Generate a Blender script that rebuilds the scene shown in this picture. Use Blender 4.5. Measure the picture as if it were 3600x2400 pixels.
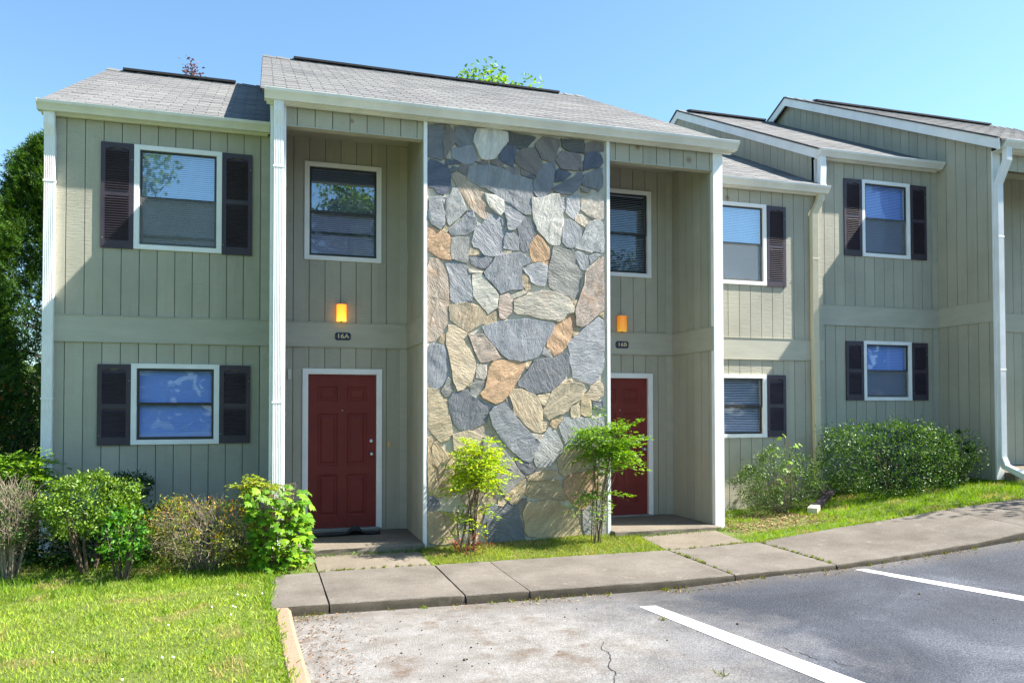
import bpy, math, random
import numpy as np
from mathutils import Matrix, Vector, noise as fnoise
random.seed(7); RNG = np.random.default_rng(11)
for o in list(bpy.data.objects): bpy.data.objects.remove(o)
SC = bpy.context.scene
COL = SC.collection

# ------------------------------------------------------------------ camera
CAM_Z = 1.8
YAW, PITCH, ROLL = math.radians(17.45), math.radians(1.26), math.radians(-0.07)
FPX, CX, CY = 2775.0, 1800.0, 1381.7           # focal length and principal point in photo pixels
fw = Vector((math.sin(YAW)*math.cos(PITCH), math.cos(YAW)*math.cos(PITCH), math.sin(PITCH)))
rt0 = Vector((math.cos(YAW), -math.sin(YAW), 0)); up0 = rt0.cross(fw)
rt = rt0*math.cos(ROLL)+up0*math.sin(ROLL); up = -rt0*math.sin(ROLL)+up0*math.cos(ROLL)
cd = bpy.data.cameras.new('camera'); cam = bpy.data.objects.new('camera', cd); COL.objects.link(cam)
cam.matrix_world = Matrix(((rt.x, up.x, -fw.x, 0), (rt.y, up.y, -fw.y, 0), (rt.z, up.z, -fw.z, CAM_Z), (0, 0, 0, 1)))
cd.sensor_width = 36; cd.lens = FPX/100.0; cd.shift_y = (CY-1200)/3600.0
cd.clip_start = .05; cd.clip_end = 600
SC.camera = cam

# ------------------------------------------------------------------ sky, sun, exposure
SUN = Vector((3.95, -1.0, 4.45)).normalized()
w = bpy.data.worlds.new('World'); SC.world = w; w.use_nodes = True
nt = w.node_tree; nt.nodes.clear()
sky = nt.nodes.new('ShaderNodeTexSky'); sky.sky_type = 'NISHITA'; sky.sun_disc = False
sky.sun_elevation = math.asin(SUN.z); sky.sun_rotation = math.atan2(SUN.x, SUN.y)
sky.air_density = 1.0; sky.dust_density = 0.45; sky.ozone_density = 0.25; sky.altitude = 100
bg = nt.nodes.new('ShaderNodeBackground'); bg.inputs['Strength'].default_value = 0.085
wo = nt.nodes.new('ShaderNodeOutputWorld')
tint = nt.nodes.new('ShaderNodeMix'); tint.data_type = 'RGBA'; tint.blend_type = 'MULTIPLY'; tint.inputs[0].default_value = 1
tint.inputs[7].default_value = (.75, .955, 1.02, 1)            # clear spring sky, a little more cyan than the model's
nt.links.new(sky.outputs[0], tint.inputs[6]); nt.links.new(tint.outputs[2], bg.inputs['Color']); nt.links.new(bg.outputs[0], wo.inputs['Surface'])
sd = bpy.data.lights.new('sun', 'SUN'); sd.energy = 5.0; sd.angle = math.radians(.53); sd.color = (1, .94, .85)
so = bpy.data.objects.new('sun', sd); COL.objects.link(so); so.location = (20, -4, 25)
so.rotation_euler = SUN.to_track_quat('Z', 'Y').to_euler()
SC.view_settings.view_transform = 'Standard'; SC.view_settings.look = 'None'
SC.view_settings.exposure = 1.7; SC.view_settings.gamma = 1.0
SC.render.engine = 'CYCLES'

# ------------------------------------------------------------------ photo pixel -> direction helpers
def ray(px, py):
    return fw + rt*((px-CX)/FPX) - up*((py-CY)/FPX)
def at(px, py, Y):                      # point of the pixel on the upright plane at depth Y
    d = ray(px, py); p = d*(Y/d.y); return Vector((p.x, Y, p.z+CAM_Z))
def atz(px, py, Z):                     # point of the pixel on the level at height Z
    d = ray(px, py); p = d*((Z-CAM_Z)/d.z); return Vector((p.x, p.y, Z))
DS = 3600/2352.0
def box_at(x0, y0, x1, y1, Y):          # bounds in preview pixels -> cx, cz, rx, rz at depth Y
    a = at(x0*DS, y0*DS, Y); b = at(x1*DS, y1*DS, Y)
    return (a.x+b.x)/2, (a.z+b.z)/2, abs(b.x-a.x)/2, abs(a.z-b.z)/2

# ------------------------------------------------------------------ materials
def nmat(name):
    m = bpy.data.materials.new(name); m.use_nodes = True
    n = m.node_tree.nodes; return m, n, m.node_tree.links, n['Principled BSDF']
def ramp(n, stops):
    r = n.new('ShaderNodeValToRGB'); e = r.color_ramp.elements
    while len(e) < len(stops): e.new(.5)
    for k, (p, c) in enumerate(stops): e[k].position = p; e[k].color = (*c, 1) if len(c) == 3 else c
    return r
def mapping(n, l, scale=(1, 1, 1), coord='Object', rot=(0, 0, 0)):
    t = n.new('ShaderNodeTexCoord'); mp = n.new('ShaderNodeMapping')
    mp.inputs['Scale'].default_value = scale; mp.inputs['Rotation'].default_value = rot
    l.new(t.outputs[coord], mp.inputs['Vector']); return mp
def noise(n, l, vec, scale, detail=4, rough=.6):
    t = n.new('ShaderNodeTexNoise'); t.inputs['Scale'].default_value = scale
    t.inputs['Detail'].default_value = detail; t.inputs['Roughness'].default_value = rough
    if vec is not None: l.new(vec, t.inputs['Vector'])
    return t
def mixc(n, l, fac, a, b, mode='MIX'):
    m = n.new('ShaderNodeMix'); m.data_type = 'RGBA'; m.blend_type = mode
    for s, v in ((0, fac), (6, a), (7, b)):
        if hasattr(v, 'is_output'): l.new(v, m.inputs[s])
        elif s == 0: m.inputs[0].default_value = v
        else: m.inputs[s].default_value = (*v, 1)
    return m.outputs[2]
def bump(n, l, h, strength, dist, into):
    b = n.new('ShaderNodeBump'); b.inputs['Strength'].default_value = strength; b.inputs['Distance'].default_value = dist
    l.new(h, b.inputs['Height']); l.new(b.outputs[0], into.inputs['Normal']); return b
def worldvec(n):
    g = n.new('ShaderNodeNewGeometry'); return g.outputs['Position'], g

def simple(name, col, rough=.6, var=.08, nscale=3.0, bs=.0, bscale=60, metal=0.0, spec=.4, stretch=(1, 1, 1)):
    m, n, l, p = nmat(name)
    pos, g = worldvec(n)
    mp = n.new('ShaderNodeMapping'); mp.inputs['Scale'].default_value = stretch; l.new(pos, mp.inputs['Vector'])
    t = noise(n, l, mp.outputs[0], nscale, 5)
    lo = tuple(max(0, c*(1-2*var)) for c in col); hi = tuple(c*(1+var) for c in col)
    r = ramp(n, [(.3, lo), (.7, hi)]); l.new(t.outputs[0], r.inputs[0]); l.new(r.outputs[0], p.inputs['Base Color'])
    p.inputs['Roughness'].default_value = rough; p.inputs['Metallic'].default_value = metal
    p.inputs['Specular IOR Level'].default_value = spec
    if bs:
        t2 = noise(n, l, mp.outputs[0], bscale, 4); bump(n, l, t2.outputs[0], bs, .01, p)
    return m
M = {}
def siding_mat():
    m, n, l, p = nmat('siding_paint')
    pos, g = worldvec(n)
    base = (.42, .403, .325)
    t = noise(n, l, pos, 1.1, 6, .65)
    c = ramp(n, [(.3, tuple(x*.86 for x in base)), (.72, tuple(x*1.06 for x in base))]); l.new(t.outputs[0], c.inputs[0])
    oi = n.new('ShaderNodeObjectInfo')
    rr = ramp(n, [(0, (.92, .92, .92)), (1, (1.04, 1.03, 1.02))]); l.new(oi.outputs['Random'], rr.inputs[0])
    c2 = mixc(n, l, 1.0, c.outputs[0], rr.outputs[0], 'MULTIPLY')
    # weather streaks, running down
    mp = n.new('ShaderNodeMapping'); mp.inputs['Scale'].default_value = (9, 9, .7); l.new(pos, mp.inputs['Vector'])
    ts = noise(n, l, mp.outputs[0], 1.0, 5, .7); rs = ramp(n, [(.52, (0, 0, 0)), (.8, (1, 1, 1))]); l.new(ts.outputs[0], rs.inputs[0])
    sc = n.new('ShaderNodeMath'); sc.operation = 'MULTIPLY'; sc.inputs[1].default_value = .22; l.new(rs.outputs[0], sc.inputs[0])
    c3 = mixc(n, l, sc.outputs[0], c2, (.17, .16, .11))
    spots = [(at(2243, 517, 9.53), .05), (at(2423, 562, 9.53), .055), (at(2585, 722, 10.74), .05), (at(2557, 695, 10.74), .045), (at(1238, 425, 9.53), .03)]
    for (q, rr_) in spots:                                             # rust bleeding from nails
        d = n.new('ShaderNodeVectorMath'); d.operation = 'DISTANCE'; d.inputs[1].default_value = q; l.new(pos, d.inputs[0])
        tn = noise(n, l, pos, 28, 4, .7); aa = n.new('ShaderNodeMath'); aa.operation = 'MULTIPLY_ADD'; aa.inputs[1].default_value = .05; l.new(tn.outputs[0], aa.inputs[0]); l.new(d.outputs['Value'], aa.inputs[2])
        mr = n.new('ShaderNodeMapRange'); mr.inputs[1].default_value = .03; mr.inputs[2].default_value = .03+rr_; mr.inputs[3].default_value = .75; mr.inputs[4].default_value = 0; l.new(aa.outputs[0], mr.inputs[0])
        c3 = mixc(n, l, mr.outputs[0], c3, (.17, .07, .02))
    l.new(c3, p.inputs['Base Color']); p.inputs['Roughness'].default_value = .75; p.inputs['Specular IOR Level'].default_value = .25
    mp2 = n.new('ShaderNodeMapping'); mp2.inputs['Scale'].default_value = (6, 6, 75); l.new(pos, mp2.inputs['Vector'])
    tb = noise(n, l, mp2.outputs[0], 1.0, 5, .65); bump(n, l, tb.outputs[0], .8, .007, p)
    return m
M['siding'] = siding_mat()
M['band'] = simple('band_paint', (.43, .413, .335), .7, .05, 2.0, .25, 30, stretch=(1, 1, 4))
M['white'] = simple('white_trim_paint', (.82, .82, .81), .5, .05, 3, .04, 25)
M['gutter'] = simple('gutter_paint', (.74, .73, .69), .38, .07, 2.2, .06, 12, spec=.5)
M['cream_metal'] = simple('cream_downspout_paint', (.60, .55, .41), .4, .05, 2, .05, 15)
M['shutter'] = simple('shutter_plastic', (.052, .039, .055), .5, .12, 4, .1, 80)
M['sash'] = simple('bronze_sash', (.035, .032, .03), .4, .1, 5)
M['groove'] = simple('wall_backing', (.16, .15, .115), .85, .1, 5)
M['dark'] = simple('dark_interior', (.02, .02, .024), .9, .1, 3)
M['vent'] = simple('ridge_vent_plastic', (.022, .022, .024), .8, .2, 20, .3, 60)
M['metal'] = simple('brushed_metal', (.55, .55, .55), .28, .05, 20, metal=1.0)
M['threshold'] = simple('threshold_metal', (.45, .45, .46), .4, .1, 30, metal=.8)
M['kick'] = simple('kick_board_paint', (.36, .36, .32), .7, .1, 6)
M['mat'] = simple('rubber_mat', (.025, .027, .03), .85, .2, 40, .4, 200)
M['blind'] = simple('blind_slat', (.78, .80, .86), .5, .02, 3)
M['blind_sky_tint'] = simple('sky_tinted_blind_slat', (.36, .50, .92), .5, .02, 3)  # white blinds, with the blue of sky light painted into the slat colour
M['blind_lilac'] = simple('lilac_blind_slat', (.50, .47, .58), .5, .02, 3)
M['navy'] = simple('navy_plaque', (.012, .016, .06), .4, .1, 20)
M['gold'] = simple('tan_lettering', (.62, .52, .30), .5, .05, 20)
M['plastic'] = simple('beige_plastic', (.62, .60, .52), .5, .05, 20)
M['brass'] = simple('brass_button', (.62, .40, .12), .35, .05, 20)
M['rearwall'] = simple('rear_wall_paint', (.36, .345, .27), .8, .08, 1.5)
M['fascia_dark'] = simple('dark_drip_edge', (.05, .05, .052), .6, .1, 8)
M['bark'] = simple('bark', (.11, .085, .06), .9, .3, 14, .6, 40)
M['twig'] = simple('grey_twig', (.30, .245, .18), .9, .25, 20, .2, 60)
M['cane'] = simple('nandina_cane', (.16, .115, .07), .8, .3, 25, .3, 80)

def door_mat():
    m, n, l, p = nmat('red_door_paint'); pos, g = worldvec(n)
    t = noise(n, l, pos, 2.3, 6, .7)
    c = ramp(n, [(.3, (.145, .023, .019)), (.7, (.195, .032, .026))]); l.new(t.outputs[0], c.inputs[0])
    mp = n.new('ShaderNodeMapping'); mp.inputs['Scale'].default_value = (40, 40, 9); l.new(pos, mp.inputs['Vector'])
    t2 = noise(n, l, mp.outputs[0], 1.2, 4); r2 = ramp(n, [(.66, (0, 0, 0)), (.76, (1, 1, 1))]); l.new(t2.outputs[0], r2.inputs[0])
    sm = n.new('ShaderNodeMath'); sm.operation = 'MULTIPLY'; sm.inputs[1].default_value = .35; l.new(r2.outputs[0], sm.inputs[0])
    l.new(mixc(n, l, sm.outputs[0], c.outputs[0], (.07, .014, .013)), p.inputs['Base Color'])
    p.inputs['Roughness'].default_value = .55; p.inputs['Specular IOR Level'].default_value = .25
    bump(n, l, t2.outputs[0], .08, .004, p); return m
M['door'] = door_mat()

def shingle_mat():
    m, n, l, p = nmat('asphalt_shingle'); pos, g = worldvec(n)
    oi = n.new('ShaderNodeObjectInfo'); add = n.new('ShaderNodeMath'); add.operation = 'ADD'
    l.new(oi.outputs['Random'], add.inputs[0]); l.new(g.outputs['Random Per Island'], add.inputs[1])
    fr = n.new('ShaderNodeMath'); fr.operation = 'FRACT'; l.new(add.outputs[0], fr.inputs[0])
    c = ramp(n, [(0, (.14, .14, .141)), (.5, (.172, .172, .171)), (1, (.195, .193, .190))]); l.new(fr.outputs[0], c.inputs[0])
    t = noise(n, l, pos, .9, 5, .6); rr = ramp(n, [(.3, (.80, .80, .82)), (.7, (1.1, 1.1, 1.08))]); l.new(t.outputs[0], rr.inputs[0])
    c2 = mixc(n, l, 1.0, c.outputs[0], rr.outputs[0], 'MULTIPLY')
    g2 = noise(n, l, pos, 420, 2); r3 = ramp(n, [(.3, (.72, .72, .72)), (.7, (1.25, 1.25, 1.25))]); l.new(g2.outputs[0], r3.inputs[0])
    l.new(mixc(n, l, 1.0, c2, r3.outputs[0], 'MULTIPLY'), p.inputs['Base Color'])
    p.inputs['Roughness'].default_value = .92; p.inputs['Specular IOR Level'].default_value = .2
    bump(n, l, g2.outputs[0], .35, .004, p); return m
M['shingle'] = shingle_mat()

def stone_mat():
    m, n, l, p = nmat('cleft_stone'); pos, g = worldvec(n)
    oi = n.new('ShaderNodeObjectInfo')
    # each stone has its own bedding direction: turn the coordinates about the wall normal
    ang = n.new('ShaderNodeMath'); ang.operation = 'MULTIPLY'; ang.inputs[1].default_value = 3.14; l.new(oi.outputs['Random'], ang.inputs[0])
    vr = n.new('ShaderNodeVectorRotate'); vr.rotation_type = 'Y_AXIS'; l.new(pos, vr.inputs['Vector']); l.new(ang.outputs[0], vr.inputs['Angle'])
    mp = n.new('ShaderNodeMapping'); mp.inputs['Scale'].default_value = (1, 1, 3.4); l.new(vr.outputs[0], mp.inputs['Vector'])
    t1 = noise(n, l, mp.outputs[0], 6.5, 9, .68); t1.inputs['Distortion'].default_value = 1.1
    t2 = noise(n, l, vr.outputs[0], 5, 6, .62); t2.inputs['Distortion'].default_value = .4
    t3 = noise(n, l, mp.outputs[0], 2.0, 5, .6)
    rr = ramp(n, [(.25, (.66, .66, .68)), (.5, (1, 1, 1)), (.78, (1.28, 1.26, 1.22))]); l.new(t3.outputs[0], rr.inputs[0])
    c = mixc(n, l, 1.0, oi.outputs['Color'], rr.outputs[0], 'MULTIPLY')
    r2 = ramp(n, [(.52, (0, 0, 0)), (.68, (1, 1, 1))]); l.new(t2.outputs[0], r2.inputs[0])
    k = n.new('ShaderNodeMath'); k.operation = 'MULTIPLY'; l.new(r2.outputs[0], k.inputs[0]); l.new(oi.outputs['Alpha'], k.inputs[1])
    c2 = mixc(n, l, k.outputs[0], c, (.40, .24, .13))                         # rust stain, by stone
    r4 = ramp(n, [(.2, (.72, .72, .74)), (.8, (1.2, 1.2, 1.18))]); l.new(t1.outputs[0], r4.inputs[0])
    l.new(mixc(n, l, 1.0, c2, r4.outputs[0], 'MULTIPLY'), p.inputs['Base Color'])
    p.inputs['Roughness'].default_value = .72; p.inputs['Specular IOR Level'].default_value = .35
    ad = n.new('ShaderNodeMath'); ad.operation = 'MULTIPLY_ADD'; ad.inputs[1].default_value = .8
    l.new(t2.outputs[0], ad.inputs[0]); l.new(t1.outputs[0], ad.inputs[2])
    bump(n, l, ad.outputs[0], .9, .02, p); return m
M['stone'] = stone_mat()
def mortar_mat():
    m, n, l, p = nmat('mortar'); pos, g = worldvec(n)
    t = noise(n, l, pos, 4, 6, .65); c = ramp(n, [(.3, (.42, .385, .31)), (.7, (.60, .555, .45))]); l.new(t.outputs[0], c.inputs[0])
    l.new(c.outputs[0], p.inputs['Base Color']); p.inputs['Roughness'].default_value = .9
    t2 = noise(n, l, pos, 22, 6, .7); bump(n, l, t2.outputs[0], .9, .02, p); return m
M['mortar'] = mortar_mat()

def glass_mat(name, refl, tint):
    m, n, l, p = nmat(name); n.remove(p); out = n['Material Output']
    tr = n.new('ShaderNodeBsdfTransparent'); tr.inputs[0].default_value = (*tint, 1)
    gl = n.new('ShaderNodeBsdfGlossy'); gl.inputs['Roughness'].default_value = .015; gl.inputs['Color'].default_value = (.86, .93, 1, 1)
    pos, g = worldvec(n); t = noise(n, l, pos, 2.2, 2)
    b = n.new('ShaderNodeBump'); b.inputs['Strength'].default_value = .05; b.inputs['Distance'].default_value = .012
    l.new(t.outputs[0], b.inputs['Height']); l.new(b.outputs[0], gl.inputs['Normal'])
    f = n.new('ShaderNodeLayerWeight'); f.inputs['Blend'].default_value = .5
    pw = n.new('ShaderNodeMath'); pw.operation = 'POWER'; pw.inputs[1].default_value = 4.5; l.new(f.outputs['Facing'], pw.inputs[0])
    ad = n.new('ShaderNodeMath'); ad.operation = 'MULTIPLY_ADD'; ad.inputs[1].default_value = .9; ad.inputs[2].default_value = refl; ad.use_clamp = True; l.new(pw.outputs[0], ad.inputs[0])
    mx = n.new('ShaderNodeMixShader'); l.new(ad.outputs[0], mx.inputs[0]); l.new(tr.outputs[0], mx.inputs[1]); l.new(gl.outputs[0], mx.inputs[2])
    l.new(mx.outputs[0], out.inputs['Surface']); return m
M['glass'] = glass_mat('window_glass', .17, (.86, .92, .97)); M['glass_clear'] = glass_mat('clear_window_glass', .035, (.93, .96, 1.0))
def screen_mat():
    m, n, l, p = nmat('insect_screen'); out = n['Material Output']
    p.inputs['Base Color'].default_value = (.20, .21, .20, 1); p.inputs['Roughness'].default_value = .6
    tr = n.new('ShaderNodeBsdfTransparent'); mx = n.new('ShaderNodeMixShader'); mx.inputs[0].default_value = .33
    l.new(tr.outputs[0], mx.inputs[1]); l.new(p.outputs[0], mx.inputs[2]); l.new(mx.outputs[0], out.inputs['Surface']); return m
M['screen'] = screen_mat()
def lamp_mat(name, em):
    m, n, l, p = nmat(name)
    t = n.new('ShaderNodeTexCoord'); sp = n.new('ShaderNodeSeparateXYZ'); l.new(t.outputs['Generated'], sp.inputs[0])
    p.inputs['Base Color'].default_value = (.62, .27, .03, 1); p.inputs['Roughness'].default_value = .25
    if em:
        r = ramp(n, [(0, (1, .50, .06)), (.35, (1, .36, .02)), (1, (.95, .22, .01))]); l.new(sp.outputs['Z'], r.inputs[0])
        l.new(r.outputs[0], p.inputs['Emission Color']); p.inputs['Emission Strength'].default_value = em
    else: p.inputs['Subsurface Weight'].default_value = .2
    return m
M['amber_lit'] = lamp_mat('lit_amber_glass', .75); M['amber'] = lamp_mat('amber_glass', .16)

def asphalt_mat():
    m, n, l, p = nmat('asphalt'); pos, g = worldvec(n)
    t = noise(n, l, pos, .55, 7, .62); t.inputs['Distortion'].default_value = .5
    c = ramp(n, [(.34, (.034, .039, .052)), (.5, (.053, .059, .076)), (.66, (.108, .118, .144))]); l.new(t.outputs[0], c.inputs[0])
    gr = noise(n, l, pos, 75, 4, .75); r = ramp(n, [(.34, (.38, .38, .40)), (.5, (1, 1, 1)), (.66, (2.0, 2.0, 2.0))]); l.new(gr.outputs[0], r.inputs[0])
    c2 = mixc(n, l, 1.0, c.outputs[0], r.outputs[0], 'MULTIPLY')
    # pale worn and dusty patch in the corner bay, with rusty brown dirt in it
    def blob(cx, cy, rx, ry, soft):
        s = n.new('ShaderNodeMapping'); s.inputs['Location'].default_value = (-cx/rx, -cy/ry, 0); s.inputs['Scale'].default_value = (1/rx, 1/ry, 0); l.new(pos, s.inputs['Vector'])
        tn = noise(n, l, pos, 1.5, 6, .65); mm = n.new('ShaderNodeVectorMath'); mm.operation = 'LENGTH'; l.new(s.outputs[0], mm.inputs[0])
        a = n.new('ShaderNodeMath'); a.operation = 'MULTIPLY_ADD'; a.inputs[1].default_value = 1.7; l.new(tn.outputs[0], a.inputs[0]); l.new(mm.outputs['Value'], a.inputs[2])
        q = ramp(n, [(.5, (1, 1, 1)), (.5+soft, (0, 0, 0))]); sc = n.new('ShaderNodeMath'); sc.operation = 'MULTIPLY'; sc.inputs[1].default_value = .33; l.new(a.outputs[0], sc.inputs[0]); l.new(sc.outputs[0], q.inputs[0]); return q.outputs[0]
    def times(v, k):
        s = n.new('ShaderNodeMath'); s.operation = 'MULTIPLY'; s.inputs[1].default_value = k; l.new(v, s.inputs[0]); return s.outputs[0]
    pale = ramp(n, [(.35, (.165, .152, .135)), (.65, (.26, .25, .24))]); t5 = noise(n, l, pos, 3.5, 6, .7); l.new(t5.outputs[0], pale.inputs[0])
    pale2 = mixc(n, l, .55, pale.outputs[0], r.outputs[0], 'MULTIPLY')
    c3 = mixc(n, l, times(blob(1.1, 5.7, 1.9, 1.8, .35), .95), c2, pale2)
    br = noise(n, l, pos, 2.6, 7, .7); rb = ramp(n, [(.53, (0, 0, 0)), (.67, (1, 1, 1))]); l.new(br.outputs[0], rb.inputs[0])
    bm = n.new('ShaderNodeMath'); bm.operation = 'MULTIPLY'; l.new(rb.outputs[0], bm.inputs[0]); l.new(times(blob(1.1, 5.9, 1.4, 1.4, .3), .8), bm.inputs[1])
    c4 = mixc(n, l, bm.outputs[0], c3, (.105, .06, .033))
    sp = n.new('ShaderNodeSeparateXYZ'); l.new(pos, sp.inputs[0])
    # silt along the kerb
    kb = n.new('ShaderNodeMapRange'); kb.inputs[1].default_value = 6.75; kb.inputs[2].default_value = 7.2; l.new(sp.outputs['Y'], kb.inputs[0])
    tk = noise(n, l, pos, 5, 5); km = n.new('ShaderNodeMath'); km.operation = 'MULTIPLY'; l.new(kb.outputs[0], km.inputs[0]); l.new(tk.outputs[0], km.inputs[1])
    c5 = mixc(n, l, km.outputs[0], c4, (.14, .12, .095))
    l.new(c5, p.inputs['Base Color']); p.inputs['Roughness'].default_value = .8; p.inputs['Specular IOR Level'].default_value = .3
    bump(n, l, gr.outputs[0], .9, .012, p); return m
M['asphalt'] = asphalt_mat()
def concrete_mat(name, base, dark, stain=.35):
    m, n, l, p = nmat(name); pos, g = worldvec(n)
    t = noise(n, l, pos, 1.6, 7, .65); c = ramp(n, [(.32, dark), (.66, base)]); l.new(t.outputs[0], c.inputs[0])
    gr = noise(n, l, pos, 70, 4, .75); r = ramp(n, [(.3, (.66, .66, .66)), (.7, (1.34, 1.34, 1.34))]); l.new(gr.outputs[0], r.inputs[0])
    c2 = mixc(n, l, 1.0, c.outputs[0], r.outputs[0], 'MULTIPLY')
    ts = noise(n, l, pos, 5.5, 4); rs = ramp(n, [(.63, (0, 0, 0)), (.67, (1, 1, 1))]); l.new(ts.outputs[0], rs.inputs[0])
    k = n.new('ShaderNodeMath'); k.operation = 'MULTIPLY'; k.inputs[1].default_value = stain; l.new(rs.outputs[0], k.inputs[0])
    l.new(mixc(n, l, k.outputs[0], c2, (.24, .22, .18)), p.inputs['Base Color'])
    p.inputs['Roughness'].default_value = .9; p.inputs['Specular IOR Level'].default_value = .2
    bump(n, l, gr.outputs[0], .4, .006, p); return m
M['walk'] = concrete_mat('sidewalk_concrete', (.168, .150, .130), (.105, .092, .078))
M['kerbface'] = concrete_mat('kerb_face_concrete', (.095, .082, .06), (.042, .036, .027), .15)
M['frontwalk'] = concrete_mat('front_walk_concrete', (.20, .172, .135), (.14, .118, .092), .2)
M['porch'] = concrete_mat('porch_concrete', (.20, .172, .135), (.135, .115, .09), .3)
M['kerb'] = concrete_mat('rusty_kerb_concrete', (.30, .205, .14), (.22, .165, .12), .6)
def line_mat():
    m, n, l, p = nmat('road_paint'); pos, g = worldvec(n)
    t = noise(n, l, pos, 90, 4, .75); c = ramp(n, [(.34, (.16, .16, .17)), (.44, (.62, .62, .615))]); l.new(t.outputs[0], c.inputs[0])
    l.new(c.outputs[0], p.inputs['Base Color']); p.inputs['Roughness'].default_value = .7; bump(n, l, t.outputs[0], .3, .004, p); return m
M['line'] = line_mat()
def ground_mat():
    m, n, l, p = nmat('ground_soil_and_turf'); pos, g = worldvec(n)
    t = noise(n, l, pos, 1.8, 7, .7); c = ramp(n, [(.3, (.075, .12, .016)), (.55, (.11, .15, .022)), (.72, (.17, .14, .055))]); l.new(t.outputs[0], c.inputs[0])
    l.new(c.outputs[0], p.inputs['Base Color']); p.inputs['Roughness'].default_value = .95
    t2 = noise(n, l, pos, 45, 5); bump(n, l, t2.outputs[0], .8, .03, p); return m
M['ground'] = ground_mat()
M['soil'] = simple('dark_soil', (.07, .055, .04), .95, .3, 8, .6, 40)
def leaf_mat(name, transl=.35, rough=.5, spec=.3):
    m, n, l, p = nmat(name); out = n['Material Output']
    a = n.new('ShaderNodeAttribute'); a.attribute_name = 'Col'
    l.new(a.outputs['Color'], p.inputs['Base Color']); p.inputs['Roughness'].default_value = rough; p.inputs['Specular IOR Level'].default_value = spec
    tl = n.new('ShaderNodeBsdfTranslucent'); hs = n.new('ShaderNodeHueSaturation'); hs.inputs['Hue'].default_value = .485; hs.inputs['Saturation'].default_value = 1.15; hs.inputs['Value'].default_value = 1.25
    l.new(a.outputs['Color'], hs.inputs['Color']); l.new(hs.outputs[0], tl.inputs[0])
    mx = n.new('ShaderNodeMixShader'); mx.inputs[0].default_value = transl
    l.new(p.outputs[0], mx.inputs[1]); l.new(tl.outputs[0], mx.inputs[2]); l.new(mx.outputs[0], out.inputs['Surface']); return m
M['leaf'] = leaf_mat('soft_leaf', .42, .5); M['gloss'] = leaf_mat('glossy_leaf', .25, .42, .35); M['needle'] = leaf_mat('conifer_spray', .25, .6, .2)
M['grass'] = leaf_mat('grass_blade', .4, .55, .25); M['litter'] = leaf_mat('dry_litter', .1, .8, .1)

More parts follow.
